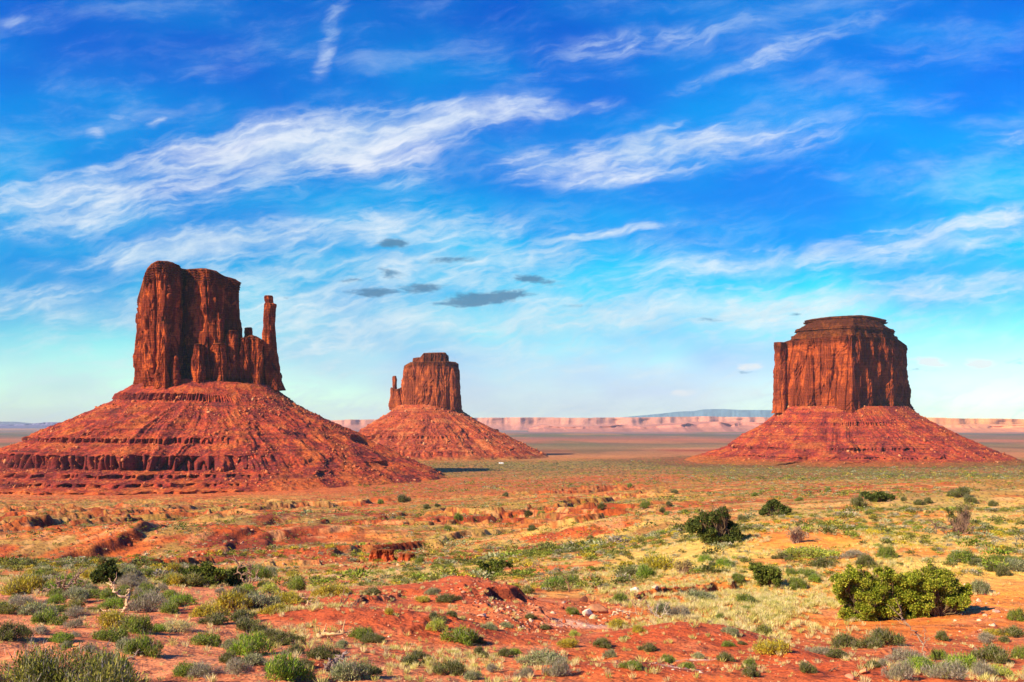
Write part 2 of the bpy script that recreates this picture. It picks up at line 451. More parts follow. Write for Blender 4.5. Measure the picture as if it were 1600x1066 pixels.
def mat_cliff(name, lit, dark, scale):
    m, t, b = new_mat(name)
    P = t.node('ShaderNodeNewGeometry').outputs['Position']
    vs = t.mapping(P, scale=(1 / scale, 1 / scale, 0.13 / scale))
    pat = t.noise(t.mapping(P, scale=(1 / scale, 1 / scale, 0.42 / scale)), 0.62, 7, 0.62, 1.0)
    stk = t.noise(vs, 1.1, 6, 0.6, 0.4)
    fin = t.noise(P, 0.9 / scale * 5, 6, 0.7)
    strat = t.noise(t.mapping(P, scale=(0.05 / scale, 0.05 / scale, 3.2 / scale)), 1.0, 5, 0.7)
    c = t.mix(t.mapr(pat, 0.47, 0.60, 0, 1), dark, lit)
    c = t.mix(t.mapr(stk, 0.50, 0.66, 0, 0.4), c, tuple(v * 0.55 for v in dark))
    c = t.mix(1.0, c, t.ramp(fin, [(0.3, (0.66, 0.6, 0.58)), (0.5, (1, 1, 1)), (0.72, (1.3, 1.42, 1.48))]), 'MULTIPLY')
    c = t.mix(1.0, c, t.ramp(strat, [(0.35, (0.75, 0.7, 0.7)), (0.5, (1, 1, 1)), (0.7, (1.15, 1.2, 1.2))]), 'MULTIPLY')
    att = t.node('ShaderNodeAttribute', attribute_name='Col').outputs['Color']
    c = t.mix(1.0, c, att, 'MULTIPLY')
    t.l.new(c, b.inputs['Base Color'])
    b1 = t.node('ShaderNodeBump'); b1.inputs['Strength'].default_value = 0.9; b1.inputs['Distance'].default_value = 1.6 * scale / 8
    t.put(b1.inputs['Height'], t.math('ADD', t.math('ADD', fin, t.math('MULTIPLY', stk, 0.4)), t.math('MULTIPLY', strat, 0.6)))
    t.l.new(b1.outputs[0], b.inputs['Normal'])
    return m


def mat_vcol(name, rough=0.9, trans=0.0, bump=0.0, bscale=5.0, var=0.0):
    m, t, b = new_mat(name)
    c = t.node('ShaderNodeAttribute', attribute_name='Col').outputs['Color']
    P = t.node('ShaderNodeNewGeometry').outputs['Position']
    if var:
        n = t.noise(P, bscale, 6, 0.65)
        c = t.mix(1.0, c, t.ramp(n, [(0.3, (1 - var,) * 3), (0.7, (1 + var,) * 3)]), 'MULTIPLY')
    t.l.new(c, b.inputs['Base Color'])
    b.inputs['Roughness'].default_value = rough
    if bump:
        b1 = t.node('ShaderNodeBump'); b1.inputs['Distance'].default_value = bump; b1.inputs['Strength'].default_value = 0.8
        t.put(b1.inputs['Height'], t.noise(P, bscale, 7, 0.7)); t.l.new(b1.outputs[0], b.inputs['Normal'])
    if trans:
        tr = t.node('ShaderNodeBsdfTranslucent'); t.l.new(c, tr.inputs[0])
        mx = t.node('ShaderNodeMixShader'); mx.inputs[0].default_value = trans
        t.l.new(b.outputs[0], mx.inputs[1]); t.l.new(tr.outputs[0], mx.inputs[2])
        t.l.new(mx.outputs[0], m.node_tree.nodes['Material Output'].inputs[0])
    return m


M_GROUND = mat_ground()
M_LEAF = mat_vcol('leaves', 0.75, 0.22)
M_WOOD = mat_vcol('dead_wood', 0.9, 0, 0.01, 40, 0.3)
M_ROCK = mat_vcol('loose_rock', 0.9, 0, 0.04, 6, 0.3)
M_TALUS = mat_vcol('talus', 0.95, 0, 1.4, 0.35, 0.42)
M_TALUS_FAR = mat_vcol('talus_far', 0.95, 0, 2.2, 0.2, 0.35)
M_MESA = mat_vcol('mesa_rock', 0.95, 0, 12.0, 0.01, 0.15)

# ------------------------------------------------------------------ ground sheet
def lerp(a, b, t): return a + (b - a) * t[..., None]


def ground_colour(x, y, z, slope):
    px, D = frame_coords(x, y)
    C = lambda *c: np.array(c, float)
    n1 = fbm2(x, y, 9, 4, 101); n2 = fbm2(x, y, 40, 4, 111); n3 = fbm2(x, y * 0.4, 160, 4, 121); nf = fbm2(x, y, 2.2, 3, 131)
    wL = 1 - ss(250, 800, px + 500 * n2)
    wR = ss(880, 1150, px + 220 * n1)
    c = np.broadcast_to(C(.52, .125, .038), x.shape + (3,)).copy()
    c = lerp(c, C(.64, .235, .115), wL * (1 - ss(45, 90, D)))
    c = lerp(c, C(.74, .25, .045), wR * ss(28, 44, D) * (1 - ss(120, 260, D)))
    # red clay mounds
    red = 0
    for (mp, md, sx, sy, h) in MOUNDS[:13]:
        if h < 0 or mp < 400: continue
        mx, my = W(mp, md)
        red = np.maximum(red, np.exp(-(((x - mx) / (sx * 1.25)) ** 2 + ((y - my) / (sy * 1.25)) ** 2) ** 2))
    c = lerp(c, C(.46, .085, .030), np.clip(red * 1.1, 0, 1) * .9)
    c = lerp(c, C(.62, .25, .13), ss(.1, .45, nf) * .35 * (1 - ss(60, 100, D)))
    c = lerp(c, C(.60, .24, .13), ss(.05, .4, fbm2(x, y * .7, 5, 5, 201)) * .55 * (1 - ss(60, 100, D)))
    c = lerp(c, C(.30, .05, .022), ss(.12, .4, fbm2(x, y, .9, 4, 203) + .3 * n1) * .5 * (1 - ss(45, 80, D)))
    # badland tones
    b = ss(80, 140, D) * (1 - ss(800, 1000, D))
    bc = lerp(np.broadcast_to(C(.50, .10, .022), x.shape + (3,)), C(.66, .26, .07), ss(-.1, .35, n2))
    bc = lerp(bc, C(.30, .055, .022), ss(.12, .4, -n2 + .3 * n1))
    c = lerp(c, bc, b * (1 - .7 * wR * (1 - ss(130, 200, D))))
    for (mp, md, sx, sy, a) in ((230, 200, 26, 34, 1.), (420, 270, 26, 50, .9), (480, 380, 40, 50, .9), (430, 150, 18, 22, .8), (320, 125, 14, 12, .7), (710, 200, 14, 16, .8), (560, 300, 40, 40, .6), (100, 330, 40, 50, .7), (780, 36, 2.2, 3.2, .9), (835, 31.5, 2.2, 1.5, .8), (1010, 18.2, 1.0, .5, 1.), (300, 560, 90, 60, .6)):  # dark maroon rock tone painted in place of shade on right-facing ledges
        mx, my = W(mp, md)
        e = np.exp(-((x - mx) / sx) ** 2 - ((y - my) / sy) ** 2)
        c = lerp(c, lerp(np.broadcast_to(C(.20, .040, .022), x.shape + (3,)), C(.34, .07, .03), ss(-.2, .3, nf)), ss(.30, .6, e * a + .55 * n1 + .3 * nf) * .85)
    c = lerp(c, C(.26, .045, .02), ss(.18, .42, fbm2(x, y, 1.7, 4, 181) + .25 * nf) * .45 * (1 - ss(60, 110, D)) * (1 - wR * .7))
    # bare rock on steep ground
    st = ss(.42, .85, slope) * (1 - ss(900, 1300, D))
    c = lerp(c, lerp(np.broadcast_to(C(.13, .028, .016), x.shape + (3,)), C(.26, .05, .018), ss(-.2, .3, n1)), st * .9)
    # pale dry wash
    wx, wy = W(590, 84)
    ws = np.exp(-((x - wx) / 9) ** 2 - ((y - wy) / 7) ** 2)
    c = lerp(c, C(.68, .40, .27), ss(.35, .8, ws + .4 * n1))
    for (wp, wd, a, bb) in ((1070, 17.2, .7, .35), (1085, 20.5, .9, .3), (905, 33, 1.5, 2.0)):
        wx, wy = W(wp, wd)
        c = lerp(c, C(.80, .55, .45), ss(.4, .9, np.exp(-((x - wx) / a) ** 2 - ((y - wy) / bb) ** 2) + .5 * nf) * .7)
    # dry grass litter
    g = ss(42, 54, D) * (1 - ss(150, 260, D)) * ss(480, 720, px)
    c = lerp(c, C(.62, .43, .12), g * ss(-.25, .15, n1 + .3 * n2) * .85)
    g2 = ss(72, 84, D) * (1 - ss(105, 125, D)) * (1 - ss(400, 700, px))
    c = lerp(c, C(.54, .36, .10), g2 * ss(-.2, .2, n1) * .6)
    # scrub flats
    q1 = fbm2(x, y * .6, 15, 4, 171); q2 = fbm2(x, y * .5, 5, 3, 173)
    c = lerp(c, C(.33, .24, .07), b * (1 - st) * ss(.02, .22, q1 + .5 * n2) * .75)
    c = lerp(c, C(.24, .05, .02), b * ss(.12, .3, q2 - .4 * q1) * .6)
    c = lerp(c, C(.70, .36, .16), b * ss(.12, .32, -q2 + .3 * n1) * .5)
    sp = rng.random(x.shape)
    m = ss(150, 320, D) * (1 - ss(820, 960, D) * (1 - ss(620, 800, px))) * (1 - st)
    cover = np.clip(ss(-.12, .22, fbm2(x, y * .7, 70, 4, 141)) * .75 + .10 * wR, 0, 1)
    c = lerp(c, C(.42, .27, .065), m * cover * .75)
    c = lerp(c, C(.08, .075, .02), m * cover * (sp < .20) * .8 * ss(180, 500, D))
    f = ss(0, 1, (D + 220 * n3 - (1130 - 330 * ss(950, 1300, px))) / 250) * (1 - ss(1750, 2150, D + 200 * n3))
    c = lerp(c, C(.20, .15, .045), f * (.75 + .25 * ss(-.2, .2, n2)))
    c = lerp(c, C(.38, .14, .045), f * ss(-.02, .22, n3 + .4 * n2) * .75)
    c = lerp(c, C(.04, .045, .015), f * (sp < .22) * .8)
    f0 = ss(600, 760, D) * (1 - ss(1120, 1250, D + 200 * n3)) * (1 - ss(950, 1200, px)) * ss(420, 600, px)
    c = lerp(c, C(.40, .115, .035), f0 * .8)
    c = np.where(((sp > .86) & (D > 95) & (D < 1200))[..., None], c * (.45, .42, .5), c)
    ax_, ay_ = W(1290, 1900)
    ap = np.sqrt(((x - ax_) / 440) ** 2 + ((y - ay_) / 470) ** 2) + .25 * n3 + .12 * n2
    apron = 1 - ss(.72, 1.02, ap)
    # far flats as bands of soil, scrub and rock
    ld = np.log(np.maximum(D, 10))
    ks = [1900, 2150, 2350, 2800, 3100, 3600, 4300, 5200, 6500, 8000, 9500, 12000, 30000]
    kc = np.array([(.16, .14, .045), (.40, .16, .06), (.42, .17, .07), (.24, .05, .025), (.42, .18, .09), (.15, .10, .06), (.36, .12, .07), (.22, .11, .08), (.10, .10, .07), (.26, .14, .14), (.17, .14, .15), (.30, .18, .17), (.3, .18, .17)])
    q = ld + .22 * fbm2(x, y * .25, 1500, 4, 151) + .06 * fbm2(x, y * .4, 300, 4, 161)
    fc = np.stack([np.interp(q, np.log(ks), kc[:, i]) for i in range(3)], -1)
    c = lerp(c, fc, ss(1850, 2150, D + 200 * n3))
    c = lerp(c, lerp(np.broadcast_to(C(.19, .075, .026), x.shape + (3,)), C(.36, .075, .02), 1 - ss(.45, .8, ap)), apron * .9)
    c = np.where(((sp > .78) & (apron > .3))[..., None], c * (.5, .75, .7), c)
    c = lerp(c, C(.12, .12, .06), ss(2100, 2600, D) * ss(.05, .3, fbm2(x, y * .35, 700, 5, 191)) * .6)
    c = lerp(c, C(.42, .17, .08), ss(2100, 2600, D) * ss(.05, .3, fbm2(x, y * .35, 500, 5, 193)) * .5)
    c = c * (1 + .16 * (sp[..., None] - .5) * ss(60, 400, D)[..., None])
    return np.clip(c, .02, .95)


def build_ground():
    fr = np.tan(np.linspace(math.atan(-960 / F), math.atan(960 / F), 900))
    az = np.concatenate([np.linspace(-math.pi, math.atan(-960 / F), 90)[:-1], np.arctan(fr), np.linspace(math.atan(960 / F), math.pi, 90)[1:-1]])
    r = np.concatenate([np.linspace(.4, 7.5, 20), np.exp(np.arange(math.log(8), math.log(1500), .0058)), np.exp(np.arange(math.log(1510), math.log(29000), .014))])
    A, Rr = np.meshgrid(az, r, indexing='ij')
    x = Rr * np.sin(A); y = Rr * np.cos(A)
    z = ground_z(x, y)
    # slope from neighbours
    dzr = np.gradient(z, axis=1) / np.gradient(Rr, axis=1)
    dza = np.gradient(z, axis=0) / (np.gradient(A, axis=0) * Rr)
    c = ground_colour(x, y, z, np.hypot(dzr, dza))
    V = np.stack([x, y, z], -1).reshape(-1, 3)
    Fc = grid_faces(len(az), len(r), wrap=True)[:, ::-1]
    n0 = len(V)
    V = np.vstack([V, [[0, 0, float(z[:, 0].mean())]]])
    c = np.vstack([c.reshape(-1, 3), [[.5, .15, .08]]])
    i = np.arange(len(az)); i2 = (i + 1) % len(az)
    cap = np.stack([np.full_like(i, n0), i * len(r), i2 * len(r), i2 * len(r)], -1)
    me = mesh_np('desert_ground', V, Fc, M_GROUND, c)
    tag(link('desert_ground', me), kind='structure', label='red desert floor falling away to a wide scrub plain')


# ------------------------------------------------------------------ buttes
def catmull(P, n):
    P = np.array(P, float); k = len(P)
    seg = np.linalg.norm(np.roll(P, -1, 0) - P, axis=1); cum = np.concatenate([[0], np.cumsum(seg)])
    s = np.linspace(0, cum[-1], n, endpoint=False)
    i = np.clip(np.searchsorted(cum, s, side='right') - 1, 0, k - 1); t = ((s - cum[i]) / seg[i])[:, None]
    p0, p1, p2, p3 = P[(i - 1) % k], P[i], P[(i + 1) % k], P[(i + 2) % k]
    cr = 0.5 * (2 * p1 + (p2 - p0) * t + (2 * p0 - 5 * p1 + 4 * p2 - p3) * t ** 2 + (3 * p1 - p0 - 3 * p2 + p3) * t ** 3)
    return cr * .35 + (p1 * (1 - t) + p2 * t) * .65


def block(poly, zb, ztop, cx, cy, s, n=600, m=170, seed=1, taper=.08, sect=None, amp=1.0, lam=11.0, fluting=1.0, topstrata=.12, cap=10, toprough=1.2):
    """a rock mass lofted over a plan polygon (photo px units round cx; y<0 towards the camera); returns V,F,C"""
    P = catmull(poly, n)
    kf = 1 + P[:, 1] / F if cx else np.ones(n)          # nearer faces are set in so that they measure right from the camera
    pxs = P[:, 0].copy()
    X = (800 + (P[:, 0] - 800) * kf - cx) * s if cx else P[:, 0] * s
    Y = P[:, 1] * s
    ctr = np.array([X.mean(), Y.mean()])
    T = np.stack([np.roll(X, -1) - np.roll(X, 1), np.roll(Y, -1) - np.roll(Y, 1)], 1)
    N = np.stack([T[:, 1], -T[:, 0]], 1); N /= np.linalg.norm(N, axis=1)[:, None] + 1e-9
    for _ in range(3):
        N = (np.roll(N, 1, 0) + 2 * N + np.roll(N, -1, 0)); N /= np.linalg.norm(N, axis=1)[:, None]
    if np.sum((X - ctr[0]) * N[:, 0] + (Y - ctr[1]) * N[:, 1]) < 0: N = -N
    t = np.linspace(0, 1, m)
    tt = np.broadcast_to(t, (n, m))
    sc = 1 - taper * t ** 1.3
    sx = sc.copy(); sh = np.zeros(m)
    if sect is not None:
        ts, xs, ws = zip(*sect)
        sx = np.interp(t, ts, ws); sh = np.interp(t, ts, xs) * s; sc = (sx + sc) / 2
    xx = ctr[0] + (X[:, None] - ctr[0]) * sx + sh; yy = ctr[1] + (Y[:, None] - ctr[1]) * sc
    zt = (np.array([ztop(v) for v in pxs + (sh[-1] / s if sect is not None else 0)]) if callable(ztop) else np.full(n, ztop)) * (kf if callable(ztop) else 1)
    k = np.exp(-.5 * (np.arange(-6, 7) / 2.5) ** 2); k /= k.sum()
    zt = np.convolve(np.concatenate([zt[-6:], zt, zt[:6]]), k, 'valid')
    H = zt - zb
    zz = zb + H[:, None] * tt
    # joints: deep narrow cracks, broad columns, slabs, strata
    wx = xx + 1.4 * pn3(xx / 25, yy / 25, zz / 40, seed + 5); wy = yy
    j = np.abs(pn3(wx / (lam * 1.5), wy / (lam * 1.5), zz / (lam * 22), seed))
    crack = -(1 - ss(0, .13, j)) * lam * .42
    j2 = np.abs(pn3(wx / (lam * .42), wy / (lam * .42), zz / (lam * 4), seed + 1))
    crack2 = -(1 - ss(0, .2, j2)) * lam * .09
    col = pn3(wx / (lam * 1.7), wy / (lam * 1.7), zz / (lam * 10), seed + 2) * lam * .42
    sl = pn3(xx / (lam * 1.1), yy / (lam * 1.1), zz / (lam * 2.2), seed + 3) * 3.2
    slab = (np.floor(sl) + ss(.40, .60, sl - np.floor(sl))) * lam * .17
    rough = fbm3(xx / 5, yy / 5, zz / 6, 3, seed + 4) * lam * .07
    zrel = (zz - zb)
    q = zz / 3.1 + .5 * pn3(xx / 40, yy / 40, zz / 40, seed + 9)
    led = (ss(.2, .5, q - np.floor(q)) * (1 - ss(.8, 1., q - np.floor(q))) - .4) * 1.5 * lam / 11
    wt = ss(1 - topstrata, 1 - topstrata * .7, tt) + .6 * (1 - ss(.05, .13, tt))
    s3 = pn3(wx / (lam * 1.25), wy / (lam * 1.25), zz / (lam * 16), seed + 14) * 4.2
    f3 = s3 - np.floor(s3)
    pil = (np.floor(s3) + ss(.44, .56, f3)) * lam * .20 - np.exp(-((f3 - .5) / .06) ** 2) * lam * .05
    d = amp * ((crack + crack2 + col * .6 + pil) * fluting * (1 - .55 * ss(1 - topstrata, 1, tt)) + slab + rough + led * wt)
    d -= d.mean() * .8
    d += amp * lam * .12 * (1 - ss(0, .06, tt))
    xx = xx + N[:, 0:1] * d; yy = yy + N[:, 1:2] * d
    zz = zz + amp * .6 * lam / 11 * fbm3(xx / 9, yy / 9, zz / 30, 2, seed + 12) * tt
    zz[:, -1] -= .4
    V = [np.stack([xx, yy, zz], -1).reshape(-1, 3)]
    # top: rings closing on the centre
    Fc = [grid_faces(n, m, wrap=True)]
    c0 = np.array([xx[:, -1].mean(), yy[:, -1].mean()])
    rx, ry, rz = [], [], []
    rc = np.linspace(0, 1, cap + 1)[1:] ** 1.0
    for q_ in rc:
        ax = xx[:, -1] * (1 - q_) + c0[0] * q_; ay = yy[:, -1] * (1 - q_) + c0[1] * q_
        if callable(ztop):
            kc = 1 + ay / s / F
            az_ = np.interp(800 + (ax / s + cx - 800) / kc, TOPX, [ztop(v) for v in TOPX]) * kc
        else: az_ = np.full(n, float(ztop))
        az_ = az_ + toprough * (fbm3(ax / 12, ay / 12, ax * 0, 3, seed + 20)) + .8 * q_ * lam / 11
        rx.append(ax); ry.append(ay); rz.append(az_)
    top = np.stack([np.stack(rx, 1), np.stack(ry, 1), np.stack(rz, 1)], -1)
    base = n * m
    V.append(top.reshape(-1, 3))
    i = np.arange(n); i2 = (i + 1) % n
    Fc.append(np.stack([i * m + m - 1, i2 * m + m - 1, base + i2 * cap, base + i * cap], -1))
    Fc.append(grid_faces(n, cap, wrap=True) + base)
    V = np.vstack(V); Fc = np.vstack(Fc)
    C = np.ones((len(V), 3))
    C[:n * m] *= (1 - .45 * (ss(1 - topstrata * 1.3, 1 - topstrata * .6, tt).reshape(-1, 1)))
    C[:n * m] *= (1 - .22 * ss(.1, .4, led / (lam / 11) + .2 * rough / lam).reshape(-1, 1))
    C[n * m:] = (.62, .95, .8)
    return V, Fc, C


TOPX = np.linspace(0, 1600, 801)


def joinm(parts):
    V, Fc, C = [], [], []; o = 0
    for v, f, c in parts:
        V.append(v); Fc.append(f + o); C.append(c); o += len(v)
    return np.vstack(V), np.vstack(Fc), np.vstack(C)


def tab(pts, s):
    xs = [p[0] for p in pts]; ys = [(HOR - p[1]) * s for p in pts]
    return lambda x: float(np.interp(x, xs, ys))


def talus(cx0, D0, s, ell, zb, reach, prof, seed, nth=1000, nr=300, cols=None, ledge=1.0, melt=.86):
    """skirt of broken rock below a cliff; prof = (outward share, height above 0 at the camera), ledges are near-vertical steps"""
    th = np.linspace(0, 2 * np.pi, nth, endpoint=False)
    ct, st = np.cos(th), np.sin(th)
    ax, ay, ox, oy, pw = ell
    ri = 1 / ((np.abs(ct) / ax) ** pw + (np.abs(st) / ay) ** pw) ** (1 / pw) * .86
    # reach by direction: right, front(-y), left, back
    rr = np.interp(th, [0, np.pi / 2, np.pi, 3 * np.pi / 2, 2 * np.pi], [reach[0], reach[3], reach[2], reach[1], reach[0]])
    k = np.exp(-.5 * (np.arange(-60, 61) / 25.) ** 2); k /= k.sum()
    rr = np.convolve(np.concatenate([rr[-60:], rr, rr[:60]]), k, 'valid')
    g, h = np.array([p[0] for p in prof], float), np.array([p[1] for p in prof], float)
    zr = np.ptp(h)
    arc = np.concatenate([[0], np.cumsum(np.hypot(np.diff(g) * 300, np.diff(h) * 1.6))]); arc /= arc[-1]
    a = np.linspace(0, 1, nr)
    gg = np.interp(a, arc, g); hh = np.interp(a, arc, h)
    gs = np.interp(hh, [h.min(), h.max()], [1, 0])         # the same slope without ledges
    gsm = gs ** 1.25
    X0 = ct * 60; Y0 = st * 60
    m_ = np.clip(.80 + 1.2 * pn3(X0 / 30, Y0 / 30, 0, seed)[:, None] + .45 * pn3(X0[:, None] / 18, Y0[:, None] / 18, hh[None] / 18, seed + 1), 0, 1) * ledge * (1 - .85 * ss(.1, .75, ct))[:, None]
    gm = gg[None] * m_ + gsm[None] * (1 - m_)
    # gullies run down the slope, flutes on the ledges
    rel = np.clip(gm, 0, 1)
    circ = (ri + rr * .5)
    sx = ct * circ; sy = st * circ
    wob = 30 * pn3(sx[:, None] / 60, sy[:, None] / 60, gm * 3.5, seed + 8)
    gl = ridge2(sx[:, None] + wob, sy[:, None] - wob, 46, 3, seed + 2)
    gl2 = pn3((sx[:, None] + wob * .6) / 17, sy[:, None] / 17, hh[None] / 26, seed + 3)
    gl3 = np.abs(pn3(sx[:, None] / 7, sy[:, None] / 7, hh[None] / 30, seed + 6))
    steep = np.clip(1 - np.gradient(gg)[None] / (np.gradient(a)[None] * 1.0) * 1.2, 0, 1) * m_
    rad = ri[:, None] + rr[:, None] * gm + (gl - .5) * 15 * ss(0, .5, rel) * (1 - .5 * ss(.8, 1, rel)) + gl2 * 3.5 * ss(0, .3, rel)
    rad = rad + steep * (gl3 - .35) * 17 - steep * (1 - ss(0, .16, gl3)) * 10
    x = cx0 + ox + ct[:, None] * rad; y = D0 + oy + st[:, None] * rad
    z = hh[None] + zb * 0 + 3.6 * fbm3(x / 17, y / 17, hh[None] / 14, 5, seed + 4, .6) * ss(0, .15, rel) + 1.5 * np.maximum(fbm3(x / 5, y / 5, hh[None] / 5, 2, seed + 5), -.1) * (1 - steep)
    z = z + np.interp(th, [0, np.pi / 2, np.pi, 3 * np.pi / 2, 2 * np.pi], [zb_r for zb_r in (zbend[0], 0, zbend[1], 0, zbend[0])])[:, None] * (1 - ss(0, .5, rel))
    # run out under the ground
    e = ss(.90, 1.0, np.broadcast_to(a, x.shape))
    gz = ground_z(x, y)
    z = z * (1 - e) + (gz - 3.5) * e
    C = lambda *c: np.array(c, float)
    n1 = fbm3(x / 34, y / 34, z / 14, 5, seed + 30, .6); n2 = fbm3(x / 6, y / 6, z / 4, 3, seed + 31)
    run = fbm2(sx[:, None] + wob, sy[:, None] + gm * 90, 26, 4, seed + 33)
    c0, c1, c2, c3 = [C(*q) for q in (cols or ((.34, .046, .007), (.41, .095, .021), (.12, .013, .004), (.50, .18, .065)))]
    c = lerp(np.broadcast_to(c0, x.shape + (3,)), c1, ss(-.02, .32, n1 + .5 * run) * .8)
    c = lerp(c, c2, ss(-.02, .22, -n1 - .3 * run + .4 * n2) * .8)
    c = lerp(c, c2, ss(.1, .3, n2) * .5)
    c = lerp(c, c2 * .9, ss(.35, .8, steep) * .75)
    sp = rng.random(x.shape)
    c = lerp(c, c3, (sp < .06 + .20 * ss(.05, .35, n1)) * (1 - steep) * .6)
    c = lerp(c, c2 * .6, (sp > .84) * .7)
    band = ss(.2, .5, pn3(x / 200, y / 200, z / 2.2, seed + 40))
    c = c * (1 - .38 * band[..., None])
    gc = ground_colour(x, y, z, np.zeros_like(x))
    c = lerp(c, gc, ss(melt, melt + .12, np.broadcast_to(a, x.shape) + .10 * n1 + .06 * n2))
    V = np.stack([x, y, z], -1).reshape(-1, 3)
    return V, grid_faces(nth, nr, wrap=True)[:, ::-1], np.clip(c, .02, .9).reshape(-1, 3)


zbend = (0, 0)
# numbers of loose blocks lying on a slope
ICO_V = []
def _ico():
    p = (1 + 5 ** .5) / 2
    v = np.array([(-1, p, 0), (1, p, 0), (-1, -p, 0), (1, -p, 0), (0, -1, p), (0, 1, p), (0, -1, -p), (0, 1, -p), (p, 0, -1), (p, 0, 1), (-p, 0, -1), (-p, 0, 1)], float)
    f = np.array([(0, 11, 5), (0, 5, 1), (0, 1, 7), (0, 7, 10), (0, 10, 11), (1, 5, 9), (5, 11, 4), (11, 10, 2), (10, 7, 6), (7, 1, 8), (3, 9, 4), (3, 4, 2), (3, 2, 6), (3, 6, 8), (3, 8, 9), (4, 9, 5), (2, 4, 11), (6, 2, 10), (8, 6, 7), (9, 8, 1)])
    return v / np.linalg.norm(v[0]), f


def scatter(protos, loc, scale, cols, nrm_tilt=.25, seed=0):
    """merge transformed copies of small prototype meshes (V, tris, C) into one mesh's arrays"""
    rg = np.random.default_rng(seed)
    n = len(loc); loc = np.asarray(loc); scale = np.asarray(scale)
    if scale.ndim == 1: scale = np.repeat(scale[:, None], 3, 1)
    pick = rg.integers(0, len(protos), n)
    Vs, Fs, Cs = [], [], []; o = 0
    for k, (pv, pf, pc) in enumerate(protos):
        ids = np.where(pick == k)[0]
        if not len(ids): continue
        a = rg.uniform(0, 2 * np.pi, len(ids)); tx = rg.normal(0, nrm_tilt, len(ids)); ty = rg.normal(0, nrm_tilt, len(ids))
        v = pv[None] * scale[ids][:, None, :]
        ca, sa = np.cos(a)[:, None], np.sin(a)[:, None]
        x = v[..., 0] * ca - v[..., 1] * sa; y = v[..., 0] * sa + v[..., 1] * ca; z = v[..., 2] + x * tx[:, None] + y * ty[:, None]
        v = np.stack([x, y, z], -1) + loc[ids][:, None, :]
        f = pf[None] + (np.arange(len(ids)) * len(pv))[:, None, None] + o
        c = pc[None] * cols[ids][:, None, :]
        o += len(ids) * len(pv)
        Vs.append(v.reshape(-1, 3)); Fs.append(f.reshape(-1, pf.shape[1])); Cs.append(c.reshape(-1, 3))
    return np.vstack(Vs), np.vstack(Fs), np.vstack(Cs)


def rock_arrays(seed, sub=0):
    rg = np.random.default_rng(seed)
    v, f = _ico()
    for _ in range(sub):
        mid = {}; vv = list(v); nf = []
        def md(a, b):
            key = (min(a, b), max(a, b))
            if key not in mid:
                m = (vv[a] + vv[b]) / 2; vv.append(m / np.linalg.norm(m)); mid[key] = len(vv) - 1
            return mid[key]
        for a, b, c in f:
            ab, bc, ca = md(a, b), md(b, c), md(c, a)
            nf += [(a, ab, ca), (b, bc, ab), (c, ca, bc), (ab, bc, ca)]
        v = np.array(vv); f = np.array(nf)
    nrm = rg.normal(size=(9, 3)); nrm /= np.linalg.norm(nrm, axis=1)[:, None]; dd = rg.uniform(.38, .85, 9)
    dot = v @ nrm.T
    r = np.min(np.where(dot > .05, dd / np.maximum(dot, .05), 9), axis=1)
    r = np.minimum(r, 1.15)
    if sub: r = r * (1 + .06 * fbm3(v[:, 0] * 2, v[:, 1] * 2, v[:, 2] * 2, 3, seed))
    v = v * r[:, None]
    return v, f, np.ones((len(v), 3))


